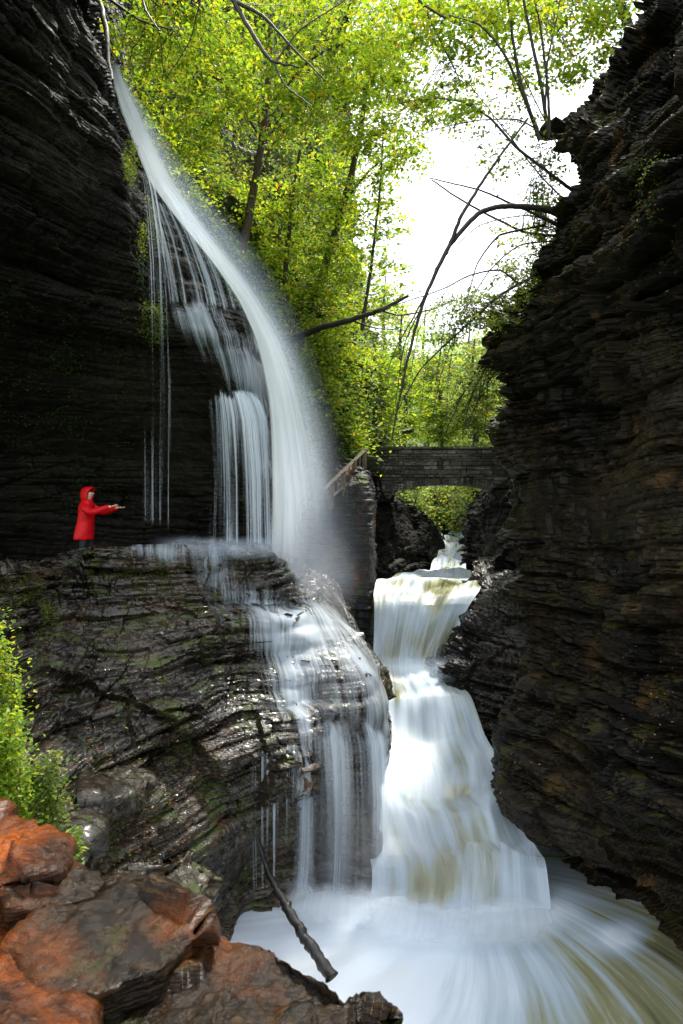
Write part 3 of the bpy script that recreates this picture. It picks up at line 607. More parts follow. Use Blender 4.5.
tree('maple_tree', 'broad leaning maple reaching into the white sky', [([(330,60,21),(350,10,18),(372,-60,17),(400,-160,16)], .12, .06), ([(372,-60,17),(410,-20,15.5),(440,40,15),(460,80,15)], .05, .012), ([(380,-80,17),(420,0,14.5),(470,30,14)], .05, .012)],
     [(400,40,16,45,50,1.5,50),(440,20,15,50,40,1.2,45),(410,105,16,36,36,1,26),(445,105,15.5,28,30,.8,14),(400,160,17,34,25,1,22),(500,15,14.5,50,28,1,34),(470,60,14.8,30,34,.8,16),(360,30,17,40,50,1.5,35)], .13, L_bright, M_barkd, lpc=28, R=.42, twig=.006)
tree('maple_tree', 'young maple whose thin crown frays against the left side of the white sky', [([(362,330,20),(372,260,19.8),(380,190,19.5),(384,120,19)], .06, .02)],
     [(384,220,19.6,22,60,.9,26),(392,290,19.8,20,30,.8,16),(375,150,19.4,26,30,.9,20)], .15, L_bright, M_barkd, lpc=24, R=.4)
tree('maple_tree', 'far bank maple with leaves above the right cliff', [([(640,60,17),(620,0,17),(600,-80,17),(590,-200,17)], .14, .06), ([(600,-80,17),(570,-20,16.5),(540,20,16)], .05, .015)],
     [(590,25,16.5,40,45,1.3,50),(560,60,16,32,32,1,22),(610,-10,17,60,35,1.5,45),(540,10,16,40,30,1,26),(520,70,15.8,30,30,.8,10)], .14, L_bright, M_barkd, lpc=28, R=.45)

# slender stems growing from the lip of the right cliff
SG = 'slender trees leaning out from the right cliff'
tree('slender_tree', 'clump of slender bent stems on the nose of the right cliff', [([(549,138,14.3),(543,95,14),(533,45,13.8),(524,0,13.6),(518,-60,13.5)], .045, .02), ([(550,135,14.3),(548,90,14.2),(541,30,14),(530,-20,14)], .035, .015), ([(540,140,14.2),(520,80,14),(512,30,13.8),(505,-30,13.5)], .045, .02), ([(538,130,14.2),(505,55,13.6),(480,25,13.4),(450,15,13.2)], .035, .01), ([(545,120,14.2),(548,60,14.2),(560,0,14.3),(555,-40,14.3)], .025, .01)],
     [(515,-10,13.8,40,30,.8,26),(475,20,13.4,30,16,.5,12),(545,20,14,30,24,.6,10)], .11, L_bright, M_barkd, group=SG, lpc=20, R=.35)
tree('slender_tree', 'thick arching stem bowing over the stream towards the bridge', [([(566,216,14.8),(545,209,14.5),(530,207,14.3),(502,206,14),(478,214,13.8),(450,245,13.6),(428,290,13.6),(415,330,13.6),(402,385,13.7),(392,440,13.8)], .075, .018), ([(450,245,13.6),(462,215,13.5),(490,170,13.5),(528,118,13.6)], .045, .02), ([(428,290,13.6),(412,320,13.5),(395,350,13.5),(385,380,13.5)], .02, .006), ([(420,310,13.6),(404,345,13.6),(396,400,13.7),(390,425,13.7)], .015, .005)],
     [(395,400,13.7,14,40,.4,6)], .09, L_bright, M_barkd, group=SG, lpc=14, R=.25)
tree('slender_tree', 'thin whip arching left from the right cliff with sparse leaves', [([(572,190,14.6),(548,172,14.3),(515,146,14),(490,118,13.8),(462,102,13.6),(435,98,13.5),(400,103,13.4)], .04, .008), ([(552,140,14.5),(520,120,14.2),(480,120,14),(440,128,13.8),(405,142,13.8)], .02, .006), ([(562,226,14.7),(515,205,14.2),(480,190,14),(430,178,13.9)], .03, .012)],
     [(450,110,13.6,45,16,.5,16),(420,105,13.6,30,20,.5,16),(500,150,13.9,30,30,.5,8)], .11, L_bright, M_barkd, group=SG, lpc=16, R=.3)
tree('slender_tree', 'leafy bush of drooping twigs on the right cliff edge', [([(560,262,15.4),(530,278,15),(500,295,14.8),(470,322,14.6),(445,345,14.6),(420,370,14.8),(395,415,15)], .04, .012), ([(520,285,15),(500,270,14.8),(470,275,14.6),(440,290,14.6),(380,310,15)], .025, .01), ([(505,345,16.5),(480,365,16),(460,400,15.8),(440,445,15.8)], .04, .008), ([(490,360,16.2),(470,400,16),(462,440,16)], .025, .006), ([(545,225,15),(500,235,14.7),(478,262,14.6),(470,290,14.6)], .03, .01)]+[([(500+a_,345+b_,16.4),(485+a_*.6,370+b_,16),(470+a_*.5-c_,410+b_*.5,15.8),(455+a_*.6-c_*1.6,446+b_*.3,15.8)], .018, .005) for a_, b_, c_ in ((0,0,6),(2,8,-2),(-6,-8,12),(4,14,2),(-10,2,16),(0,-14,-8),(6,4,-14))]+[([(440+a_,330,14.8),(432+a_,380,14.8),(428+a_*1.2,440,14.9)], .008, .004) for a_ in (-30,-22,-8,4,16)],
     [(490,305,14.9,44,28,.7,60),(520,270,15.2,32,30,.6,44),(540,205,14.9,14,28,.4,22),(545,160,14.6,12,22,.4,12),(455,320,14.8,36,26,.6,30),(545,235,15.3,16,26,.4,18),(485,395,16,18,40,.5,30),(445,370,15.4,40,24,.6,24)], .09, L_green, M_barkd, group=SG, lpc=26, R=.3)
tree('fallen_tree', 'dark dead trunk leaning out from the hillside over the gorge', [([(275,345,20.5),(295,338,19.5),(320,328,18.5),(350,320,17.8),(380,310,17.2),(408,296,16.8)], .12, .035), ([(380,310,17.2),(400,315,17),(430,310,16.8),(455,300,16.6)], .03, .01), ([(350,320,17.8),(375,328,17.5),(400,330,17.3)], .03, .01)],
     [], .1, L_green, M_barkd)

tree('slender_tree', 'tangle of thin leafy whips crossing the sky below the nose of rock', [([(570,205,14.8),(540,175,14.5),(505,130,14.2),(470,85,14),(440,60,14)], .02, .006), ([(566,230,15),(530,215,14.8),(480,225,14.6),(440,262,14.6),(415,300,14.6)], .018, .005), ([(566,240,15),(520,245,14.8),(490,270,14.8),(460,320,14.8),(440,380,15),(430,435,15)], .02, .005), ([(560,150,14.6),(530,90,14.4),(510,50,14.3),(500,0,14.2)], .016, .006), ([(566,236,15),(525,232,14.9),(470,205,14.8),(432,180,14.8)], .035, .015), ([(540,175,14.5),(520,190,14.5),(505,225,14.5)], .01, .004), ([(480,225,14.6),(470,250,14.6),(465,285,14.7)], .008, .004), ([(505,130,14.2),(480,135,14.2),(455,150,14.2),(430,175,14.2)], .009, .003)],
     [(470,110,14.1,40,30,.5,12),(525,100,14.3,24,40,.5,16),(500,160,14.3,34,24,.5,9),(450,330,14.9,40,30,.5,18),(520,235,14.9,30,16,.4,14),(555,190,14.8,12,30,.3,12)], .10, L_bright, M_barkd, group=SG, lpc=18, R=.3, twig=.006)
# middle distance and far trees
def simple_tree(name, label, px, py_base, py_top, Y, rx, n, leaf, lm, group, lpc=40, R=.9):
    h = py_base-py_top
    tree(name, label, [([(px,py_base,Y),(px+3,py_base-h*.35,Y),(px-2,py_base-h*.7,Y),(px+1,py_top+4,Y)], .004*Y+.06, .03)],
         [(px,py_top+h*.42,Y,rx,h*.40,rx/F*Y,n),(px,py_top+h*.72,Y-.5,rx*.8,h*.25,rx/F*Y*.8,n//2)], leaf, lm, M_barkd, group=group, lpc=lpc, R=R, twig=.02)
FG = 'trees in the gorge beyond the bridge'
for (px_, pb, ptp, Y_, rx_, n_, mt, lb) in [
    (402,462,300,34,30,46,L_bright,'yellow green tree just left of the gap above the bridge'),
    (440,460,345,38,34,50,L_bright,'bright tree above the middle of the bridge'),
    (474,462,335,34,28,44,L_green,'green tree above the right end of the bridge'),
    (385,440,270,42,34,46,L_haze,'tree with haze-coloured leaves at the lower edge of the white sky'),
    (425,470,300,58,36,44,L_haze,'tree with haze-coloured leaves rising behind the bridge trees'),
    (470,470,310,60,40,44,L_haze,'tree with haze-coloured leaves behind the hanging twigs'),
    (505,440,290,40,34,44,L_green,'green tree half hidden by the right cliff'),
    (350,430,250,30,42,60,L_green,'round green tree on the hillside shoulder'),
    (375,440,345,26,28,44,L_bright,'small bright tree on the outcrop left of the bridge'),
    (330,400,300,24,40,50,L_bright,'bushy tree above the railing'),
    (250,240,60,30,60,60,L_green,'tall green tree high on the slope'),
    (310,240,40,34,70,70,L_green,'tall green tree behind the leaning maple'),
    (180,160,-40,32,60,50,L_green,'tall green tree behind the upper plume'),
    (405,535,470,50,26,34,L_dark,'green bush seen through the left of the arch'),
    (436,548,478,44,16,30,L_green,'rounded green bush seen through the middle of the arch'),
    (470,540,476,44,24,44,L_rust,'reddish brown shrub seen through the right of the arch'),
    (496,520,476,36,16,30,L_bright,'yellow shrub at the right end of the arch'),
    (416,545,492,38,12,24,L_green,'low shrub behind the left of the arch')]:
    simple_tree('leafy_tree' if Y_ < 60 else 'distant_tree', lb, px_, pb, ptp, Y_, rx_, int(n_*1.5), .0062*Y_ if Y_ > 22 else .14, mt, FG if Y_ > 32 else TG, R=.022*Y_)

# undergrowth: scattered leaves sitting on the surfaces
def scatter(name, label, S, masks, n, size, mat, lift=.04, up=.6, seed=0, gate=None, nz=-1, spread=.05, thr=0.0, f=1.1):
    N = normals(S); Pn = S.reshape(-1, 3); Nn = N.reshape(-1, 3)
    px = Pn[:, 0]/Pn[:, 1]*F+341.5; py = 512-Pn[:, 2]/Pn[:, 1]*F
    w_ = np.zeros(len(Pn))
    for (cx, cy, rx, ry, a_) in masks: w_ = np.maximum(w_, a_*np.clip(1.6-1.6*np.hypot((px-cx)/rx, (py-cy)/ry), 0, 1))
    w_ = w_*np.clip(fbm(Pn, f, 4, seed)*3+.3-thr, 0, 1)*(Nn[:, 2] > nz)
    if w_.sum() == 0: return None
    idx = rng.choice(len(Pn), n, p=w_/w_.sum())
    C = Pn[idx]+Nn[idx]*(lift*rng.uniform(0, 1.6, (n, 1)))+rng.normal(0, spread, (n, 3))
    V, Fc = leaves(C, size, up); o = mesh_np(name, V, Fc, mat, smooth=False)
    return setp(o, label=label, kind='stuff')
scatter('undergrowth', 'low green undergrowth covering the left hillside', S_hill, [(260,250,160,190,1),(340,400,70,60,1.2),(230,120,150,150,.8)], 26000, .16, L_green, .35, seed=3, spread=.15)
scatter('undergrowth', 'bright yellow green ferns beside the plume', S_hill, [(245,290,60,80,1),(300,380,50,60,1),(200,200,50,60,1),(370,420,40,40,1)], 15000, .13, L_bright, .35, seed=4, spread=.12)
scatter('ledge_plants', 'small green plants on the dark cliff face', S_left, [(60,430,90,130,1),(150,310,40,130,.6),(30,330,60,60,.5)], 2600, .05, L_dark, .05, seed=5, spread=.03, thr=.35, f=2)
scatter('moss_tufts', 'bright moss along the cliff edge beside the trickles', S_left, [(146,230,14,40,1),(152,320,18,30,1),(128,160,8,30,1)], 2600, .05, L_green, .05, seed=6, spread=.03)
scatter('ledge_plants', 'tufts of moss on the wet layered ledge', S_ledge, [(60,600,80,40,1),(215,605,20,28,.8),(130,580,60,25,.8),(180,640,40,30,.3)], 4200, .035, L_green, .03, seed=7, spread=.02, thr=.3, f=2.5)
scatter('fallen_leaves', 'fallen orange and yellow leaves on the wet ledge', S_ledge, [(130,850,80,60,1),(150,760,110,60,.5),(120,560,50,14,.9),(200,700,90,60,.25)], 520, .05, L_fall, .015, up=2, seed=8, spread=.01, thr=-1)
scatter('fallen_leaves', 'fallen leaves caught on the right cliff ledges', S_right, [(640,260,60,60,.6),(650,700,40,60,1),(600,90,40,60,1),(655,200,40,60,1),(520,770,30,30,.3)], 700, .05, L_fall, .015, up=1, seed=9, spread=.01, thr=-1)
scatter('ledge_plants', 'moss and small plants on the right cliff', S_right, [(640,190,50,60,1),(560,250,30,60,1),(530,290,30,40,1),(610,120,60,50,.5)], 2600, .05, L_dark, .05, seed=10, spread=.03, thr=.2, f=2)

scatter('undergrowth', 'green woodland floor beyond the right cliff', S_hr, [(500,440,160,140,1)], 30000, .24, L_green, .6, seed=13, spread=.4)
scatter('undergrowth', 'green woodland on the distant hillside', S_hf, [(420,420,200,180,1)], 34000, .32, L_green, .8, seed=14, spread=.6)
# shrub at the lower left
def shrub(label, stems, leaf, lmat, lpc, R):
    root = empty('shrub', P(*stems[0][0])); setp(root, label=label, cat='shrub', group='leafy shrubs at the lower left')
    tubes, LC = [], []
    for pts in stems:
        S = spline([P(*p) for p in pts], 10, .012); tubes.append(tube(S, np.linspace(.009, .003, len(S)), 5))
        for s in S[2:]: LC.append(spray(s, R*rng.uniform(.5, 1.3), int(lpc*rng.uniform(.5, 1.5)), .5))
    V, Fc = joinp(tubes); mesh_np('stem', V, Fc, M_bark, root)
    V, Fc = leaves(np.concatenate(LC), leaf, .5, .65); mesh_np('foliage', V, Fc, lmat, root, smooth=False)
stm = lambda x, y, Yb, h, k: [[(x+random.uniform(-10,10), y, Yb), (x+random.uniform(-18,14), y-h*.5, Yb-.15), (x+random.uniform(-25,20), y-h*random.uniform(.8,1.15), Yb-.3)] for _ in range(k)]
shrub('leafy yellow green shrub at the left edge above the orange rock', stm(8,860,6.0,130,9), .055, L_bright, 20, .16)
shrub('trailing green shrub right of the larger one beside the cave hollow', stm(42,850,6.4,85,7), .05, L_green, 20, .15)
shrub('tall thin leafy plant at the left edge below the ledge lip', stm(5,760,7.0,130,7), .055, L_bright, 15, .17)
shrub('small broad leafed seedling behind the orange rock', [[(72,868,5.4),(74,850,5.35),(72,830,5.3)],[(66,868,5.4),(60,850,5.35),(62,838,5.3)]], .07, L_green, 5, .09)

# ------------------------------------------------------------ solid rocks
def facet(V, Nn, f, a, seed):
    """break a surface into tilted flat facets (nearest random cell, one plane each)"""
    q = V*f; b = np.floor(q); best = np.full(len(V), 9e9); out = np.zeros(len(V))
    for dx in (-1, 0, 1):
        for dy in (-1, 0, 1):
            for dz in (-1, 0, 1):
                c = b+[dx, dy, dz]; h = [hsh(c[:, 0], c[:, 1], c[:, 2], seed+k) for k in range(7)]
                rel = q-(c+np.stack(h[:3], 1)); D = (rel**2).sum(1); m = D < best
                val = (rel*(np.stack(h[3:6], 1)*2-1)).sum(1)*1.3+(h[6]*2-1)*.8
                out = np.where(m, val, out); best = np.where(m, D, best)
    return V+Nn*(a*out)[:, None]
def boulder(name, label, pts_top, thick, mat, vox=.03, amp=.03, seed=0, fz=0, cat='rock', group=None, layer=.05):
    """closed block: outline (world points of its top edge) pulled down, remeshed and weathered"""
    import bmesh
    bm = bmesh.new(); tp = [bm.verts.new(p) for p in pts_top]
    c = np.mean(np.array(pts_top), 0)
    bt = [bm.verts.new((c[0]+(p[0]-c[0])*.93, c[1]+(p[1]-c[1])*.93, p[2]-thick)) for p in pts_top]
    ct = bm.verts.new((c[0], c[1], c[2]+thick*.10)); cb = bm.verts.new((c[0], c[1], c[2]-thick))
    n = len(tp)
    for i in range(n):
        j = (i+1) % n
        bm.faces.new((tp[i], tp[j], bt[j], bt[i])); bm.faces.new((tp[j], tp[i], ct)); bm.faces.new((bt[i], bt[j], cb))
    bmesh.ops.recalc_face_normals(bm, faces=bm.faces); me = bpy.data.meshes.new('tmp'); bm.to_mesh(me); bm.free()
    ob = bpy.data.objects.new('tmp', me); COL.objects.link(ob)
    md = ob.modifiers.new('r', 'REMESH'); md.mode = 'VOXEL'; md.voxel_size = vox
    dg = bpy.context.evaluated_depsgraph_get(); m2 = bpy.data.meshes.new_from_object(ob.evaluated_get(dg)); bpy.data.objects.remove(ob)
    nv = len(m2.vertices); V = np.empty(nv*3, np.float32); m2.vertices.foreach_get('co', V); V = V.reshape(-1, 3).astype(float)
    Nn = np.empty(nv*3, np.float32); m2.vertices.foreach_get('normal', Nn); Nn = Nn.reshape(-1, 3)
    sc_ = .25/max(amp*6, .05)
    d = amp*(1.5*fbm(V, sc_*1.2, 4, seed)+.7*fbm(V, sc_*6, 4, seed+3)+.55*fbm(V, sc_*18, 3, seed+4))
    q = V[:, 2]/layer+.6*fbm(V, sc_, 2, seed+5); k = np.floor(q)
    side = 1-np.abs(Nn[:, 2]); d = d+amp*.9*side*(hsh(k, k*0, k*0, seed)*2-1)
    V = V+Nn*d[:, None]
    V = facet(V, Nn, sc_*1.5, amp*2.2, seed)
    # chipped steps on top: plates of slightly different height
    pl = fbm(V*np.array([1, 1, .1]), sc_*1.6, 2, seed+9); st = np.floor(pl*5)/5; V[:, 2] += (Nn[:, 2] > .4)*amp*1.4*st
    m2.vertices.foreach_set('co', V.astype(np.float32).ravel()); m2.update(); m2.materials.clear(); m2.materials.append(mat)
    m2.polygons.foreach_set('use_smooth', [True]*len(m2.polygons)); m2.name = name
    o = bpy.data.objects.new(name, m2); COL.objects.link(o); return setp(o, label=label, cat=cat, group=group)
RG = 'wet slabs in the foreground'
def Qz(pts, z): return [Q(p[0], p[1], z+(p[2] if len(p) > 2 else 0)) for p in pts]
boulder('rock_slab', 'bright orange wet slab at the left edge under the shrubs', Qz([(-120,800),(0,812),(40,826),(62,846),(58,868),(0,884),(-120,900)], -.88), .16, M_fore, .009, .022, 1, group=RG)
boulder('rock_slab', 'small pointed brown slab tucked behind the orange one', Qz([(0,884),(60,862),(112,880),(96,898),(40,912),(5,912)], -.93), .12, M_fore2, .008, .014, 2, group=RG)
boulder('rock_slab', 'broad brown slab in the middle of the foreground pile', Qz([(15,945),(50,905),(112,884),(160,897),(203,934),(165,968),(90,992),(40,985)], -.97), .15, M_fore2, .009, .018, 3, group=RG)
boulder('rock_slab', 'large dark mossy slab jutting right over the pool', Qz([(85,1010),(150,970),(212,936),(262,944),(335,972),(398,1008),(392,1080),(240,1120),(80,1120)], -1.02), .17, M_fore2, .009, .018, 4, group=RG)
boulder('rock_slab', 'glistening orange slab in the lower left corner', Qz([(-120,962),(20,950),(78,978),(84,1005),(60,1100),(-120,1100)], -.99), .15, M_fore, .009, .02, 5, group=RG)
boulder('rock_slab', 'narrow orange slab wedged at the left edge between larger ones', Qz([(-120,905),(0,908),(36,920),(20,948),(-120,958)], -.98), .14, M_fore, .009, .02, 6, group=RG)
boulder('rock_parapet', 'rubble wall under the foreground slabs', [Q(-200,815,-1.05),Q(40,850,-1.08),Q(190,938,-1.12),Q(370,1010,-1.16),Q(380,1150,-1.16),Q(-200,1150,-1.05)], 1.6, M_fore2, .03, .03, 7, cat='wall')
boulder('rock_slab', 'overhanging grey slab above the cave hollow', [P(40,772,8.6),P(60,765,9.2),P(110,765,9.4),P(150,775,9.3),P(146,792,8.6),P(100,800,8.0),P(50,800,7.9)], .22, M_wet, .025, .05, 8, layer=.07)
boulder('boulder', 'block of pale layered stone below the overhanging slab', [P(40,812,7.6),P(60,802,8.1),P(92,806,8.1),P(96,825,7.6),P(84,842,7.2),P(45,840,7.2)], .8, M_wet, .03, .06, 9, layer=.09)
boulder('boulder', 'leaf strewn boulder left of the slanting log', [P(70,862,8.2),P(120,846,8.6),P(180,850,8.9),P(212,868,9.0),P(205,892,8.4),P(130,890,7.8),P(75,885,7.6)], 1.0, M_wet, .035, .10, 10, layer=.1)
boulder('boulder', 'black rounded rock rising right of the lower cascade', [P(340,652,13.6),P(360,640,14.2),P(378,655,14.4),P(388,690,13.9),P(372,700,13.3),P(350,680,13.2)], .9, M_wet, .035, .08, 11, layer=.12)

# ------------------------------------------------------------ slanting log
lr = empty('driftwood_log', P(262,850,10.4)); setp(lr, label='dark wet log leaning from the ledge into the pool', cat='log')
S = spline([P(260,846,10.5),P(268,872,10.2),P(285,905,9.8),P(305,938,9.4),P(332,978,9.0)], 12, .004)
V, Fc = tube(S, np.linspace(.035, .09, len(S))*(1+.12*rng.normal(0, 1, len(S))), 12); V = V+.02*np.stack([fbm(V, 6, 3, 1), fbm(V, 6, 3, 2), fbm(V, 6, 3, 3)], -1); mesh_np('stem', V, Fc, M_log, lr)
V, Fc = tube(spline([P(264,862,10.3),P(258,842,10.2),P(254,830,10.1)], 5, .005), np.linspace(.035, .01, 11), 6); mesh_np('broken_branch', V, Fc, M_log, lr)

# ------------------------------------------------------------ bridge
def box(x0, x1, y0, y1, z0, z1): 
    v = [(x, y, z) for x in (x0, x1) for y in (y0, y1) for z in (z0, z1)]
    return np.array(v, float), np.array([(0, 1, 3, 2), (4, 6, 7, 5), (0, 4, 5, 1), (2, 3, 7, 6), (0, 2, 6, 4), (1, 5, 7, 3)])
Yb = 24.0; k_ = Yb/F; bx0, bx1 = (362-341.5)*k_, (516-341.5)*k_; ztop = (512-447)*k_; zspr = (512-497)*k_; zcr = (512-484)*k_
br = empty('stone_bridge', ((bx0+bx1)/2, Yb+.8, zspr)); setp(br, label='arched stone footbridge crossing the gorge above the stream', cat='bridge')
def arch_z(x):      # underside: flat elliptic arch springing at its ends
    a0, a1 = (392-341.5)*k_, (512-341.5)*k_; xc = (a0+a1)/2; h = (a1-a0)/2; q = np.clip(1-((x-xc)/h)**2, 0, 1)
    return (512-499)*k_+((512-484)-(512-499))*k_*q**.42
def bridge_strip(x0, x1, y0, y1, zlo, zhi, n=60):
    xs_ = np.linspace(x0, x1, n); lo = zlo(xs_); hi = zhi(xs_); parts = []
    V = np.concatenate([np.stack([xs_, xs_*0+y, z], 1) for y in (y0, y1) for z in (lo, hi)]); i = np.arange(n-1)
    a_, b_, c_, d_ = 0, n, 2*n, 3*n
    Fc = np.concatenate([np.stack([i+p, i+1+p, i+1+q, i+q], 1) for p, q in ((a_, b_), (c_, d_), (a_, c_), (b_, d_))])
    e_ = np.array([[0, n, 3*n, 2*n], [n-1, 2*n-1, 4*n-1, 3*n-1]]); return V, np.concatenate([Fc, e_])
V, Fc = bridge_strip(bx0, bx1, Yb+.10, Yb+1.9, lambda x: arch_z(x)+.02, lambda x: x*0+ztop-.07); mesh_np('arch_barrel', V, Fc, M_bridge, br, smooth=False)
def courses(x0, x1, z_lo, z_hi, yf, depth, hs=.12, jit=.03):
    parts = []; z = z_lo
    while z < z_hi-.02:
        h = hs*random.uniform(.45, 1.5); x = x0-random.uniform(0, .3)
        while x < x1:
            w_ = random.uniform(.15, .95); zz0 = max(z, float(arch_z(np.array(x+w_/2)))+.24)
            if zz0 < z+h-.02:
                parts.append(box(x, min(x+w_-.03, x1), yf-random.uniform(0, jit*2), yf+depth, zz0, min(z+h-.022, z_hi)))
            x += w_
        z += h
    return joinp(parts)
V, Fc = courses(bx0, bx1, zspr-.3, ztop-.06, Yb, .12); mesh_np('spandrel_wall', V, Fc, M_bridge, br, smooth=False)
V, Fc = courses(bx0, bx1, ztop-.34, ztop-.06, Yb+1.75, .28); mesh_np('parapet', V, Fc, M_bridge, br, smooth=False)
cp = []
x = bx0
while x < bx1:
    w_ = random.uniform(.4, .8); cp.append(box(x, min(x+w_-.015, bx1), Yb-.05-random.uniform(0, .03), Yb+.36, ztop-.055, ztop+random.uniform(0, .025))); x += w_
V, Fc = joinp(cp); mesh_np('coping', V, Fc, M_bridge, br, smooth=False)
vs = []
for i, xx in enumerate(np.arange((392-341.5)*k_, (512-341.5)*k_, .105)):
    z0 = float(arch_z(np.array(xx+.05))); vs.append(box(xx, xx+.092, Yb-.035-random.uniform(0, .02), Yb+.14, z0, z0+random.uniform(.2, .25)))
V, Fc = joinp(vs); mesh_np('arch_ring', V, Fc, M_bridge, br, smooth=False)

# ------------------------------------------------------------ stair railing
rr = empty('stair_railing', P(327,492,19.3)); setp(rr, label='wooden railing of a stair climbing to the bridge', cat='railing')
A0, A1 = np.array(P(324,489,19.0)), np.array(P(366,449,20.6)); B0, B1 = np.array(P(330,498,19.0)), np.array(P(366,468,20.6))
def beam(a_, b_, r_): V, Fc = tube(np.linspace(a_, b_, 4), r_*1.25, 4); return V, Fc
V, Fc = beam(A0, A1, .05); mesh_np('top_rail', V, Fc, M_wood, rr, smooth=False)
V, Fc = beam(B0, B1, .04); mesh_np('bottom_rail', V, Fc, M_wood, rr, smooth=False)
for t_ in (0.04, .35, .67, .97):
    a_ = B0+(B1-B0)*t_; b_ = A0+(A1-A0)*t_; V, Fc = beam(a_-[0, 0, .35], [a_[0], a_[1], b_[2]+.03], .05); mesh_np('post', V, Fc, M_wood, rr, smooth=False)
for t_ in np.linspace(.1, .92, 9):
    a_ = B0+(B1-B0)*t_; b_ = A0+(A1-A0)*t_; V, Fc = beam(a_, [a_[0], a_[1], b_[2]], .018); mesh_np('baluster', V, Fc, M_wood, rr, smooth=False)

# ------------------------------------------------------------ person
def flatmat(name, c, rough=.6, spec=.3, bump=0):
    m, t, b, o = newmat(name); geo = N_(t, 'ShaderNodeNewGeometry')
    n = noise(t, geo.outputs['Position'], 9, 4); col = mixc(t, ramp(t, n, [(.3, 0.0), (.7, .35)]), c, tuple(x*.6 for x in c))
    t.links.new(col, b.inputs['Base Color']); b.inputs['Roughness'].default_value = rough; b.inputs['Specular IOR Level'].default_value = spec
    if bump:
        bm = N_(t, 'ShaderNodeBump'); bm.inputs['Strength'].default_value = bump; bm.inputs['Distance'].default_value = .03
        t.links.new(n, bm.inputs['Height']); t.links.new(bm.outputs[0], b.inputs['Normal'])
    return m
M_red = flatmat('red_raincoat', (.62, .004, .008), .5, .25, .9); M_skin = flatmat('skin', (.70, .45, .35)); M_trous = flatmat('black_trousers', (.012, .012, .014)); M_boot = flatmat('boot', (.02, .017, .015)); M_hair = flatmat('hair', (.02, .013, .01))
M_eye = flatmat('eye', (.03, .02, .02)); M_pack = flatmat('zip', (.30, .01, .01))
def skin(name, verts, edges, rad, mat, parent, sub=2, ell=None):
    me = bpy.data.meshes.new(name); me.from_pydata(verts, edges, [])
    ob = bpy.data.objects.new(name, me); COL.objects.link(ob)
    md = ob.modifiers.new('s', 'SKIN'); md.use_smooth_shade = True
    for i, r_ in enumerate(rad): me.skin_vertices[0].data[i].radius = (r_, r_) if not isinstance(r_, tuple) else r_
    me.skin_vertices[0].data[0].use_root = True
    ss = ob.modifiers.new('u', 'SUBSURF'); ss.levels = ss.render_levels = sub
    dg = bpy.context.evaluated_depsgraph_get(); m2 = bpy.data.meshes.new_from_object(ob.evaluated_get(dg)); bpy.data.objects.remove(ob)
    m2.materials.clear(); m2.materials.append(mat); m2.name = name
    for p in m2.polygons: p.use_smooth = True
    o = bpy.data.objects.new(name, m2); COL.objects.link(o); o.parent = parent; return o
def lathe_xy(name, prof, mat, parent, open_=None, ns=28, yaw=0):
    """prof: (z, cx, rx, ry) rings; x is the way the person faces"""
    V = []; 
    for (z, cx, rx, ry) in prof:
        for i in range(ns):
            a_ = i/ns*2*math.pi; V.append((cx+rx*math.cos(a_), ry*math.sin(a_), z))
    Fc = []; n = len(prof)
    for k in range(n-1):
        for i in range(ns):
            j = (i+1) % ns
            if open_ and open_(k, i, ns): continue
            Fc.append((k*ns+i, k*ns+j, (k+1)*ns+j, (k+1)*ns+i))
    me = bpy.data.meshes.new(name); me.from_pydata(V, [], Fc); me.materials.append(mat)
    for p in me.polygons: p.use_smooth = True
    o = bpy.data.objects.new(name, me); COL.objects.link(o); o.parent = parent
    sm = o.modifiers.new('so', 'SOLIDIFY'); sm.thickness = .012; ss = o.modifiers.new('su', 'SUBSURF'); ss.levels = ss.render_levels = 1
    return o
# feet stand on the ledge top
pz = P(87, 490, 13.2); foot_z = pz[2]-1.68
pr = empty('person', (pz[0], 13.2, foot_z)); pr.rotation_euler = (0, 0, math.radians(-8))
setp(pr, label='person in a red hooded raincoat holding a hand out towards the falling water', cat='person')
bodyV = [(0,0,.93),(-.01,0,1.12),(-.02,0,1.30),(0,0,1.41),(.02,0,1.52),(.035,0,1.60),(.035,0,1.65),
 (-.01,.15,1.36),(.22,.21,1.25),(.50,.16,1.33),(.57,.14,1.345),
 (-.01,-.15,1.36),(.22,-.21,1.25),(.50,-.16,1.35),(.57,-.14,1.36),
 (0,.09,.88),(.02,.10,.50),(-.02,.10,.09),(.14,.11,.04),(0,-.09,.88),(-.03,-.10,.50),(-.08,-.10,.09),(.08,-.11,.04)]
bodyE = [(0,1),(1,2),(2,3),(3,4),(4,5),(5,6),(2,7),(7,8),(8,9),(9,10),(2,11),(11,12),(12,13),(13,14),(0,15),(15,16),(16,17),(17,18),(0,19),(19,20),(20,21),(21,22)]
bodyR = [.09,.085,.09,.06,.055,.095,.08,.05,.04,.03,.025,.05,.04,.03,.025,.07,.05,.04,.035,.07,.05,.04,.035]
skin('body', bodyV, bodyE, bodyR, M_skin, pr)
coat = lathe_xy('raincoat', [(1.50,.0,.075,.085),(1.46,-.0,.09,.11),(1.42,-.005,.11,.165),(1.36,-.01,.125,.195),(1.28,-.01,.132,.20),(1.18,-.015,.128,.185),(1.08,-.025,.128,.18),(.98,-.04,.148,.20),(.88,-.055,.150,.215),(.78,-.07,.165,.225),(.72,-.075,.168,.225)], M_red, pr)
cv = np.empty(len(coat.data.vertices)*3, np.float32); coat.data.vertices.foreach_get('co', cv); cv = cv.reshape(-1, 3)
cv[:, :2] *= (1+.13*fbm(cv*np.array([1, 1, .6]), 8, 3, 5))[:, None]*(1-.02*np.cos(cv[:, 2:]*60)*(cv[:, 2:] < 1.2)); coat.data.vertices.foreach_set('co', cv.ravel())
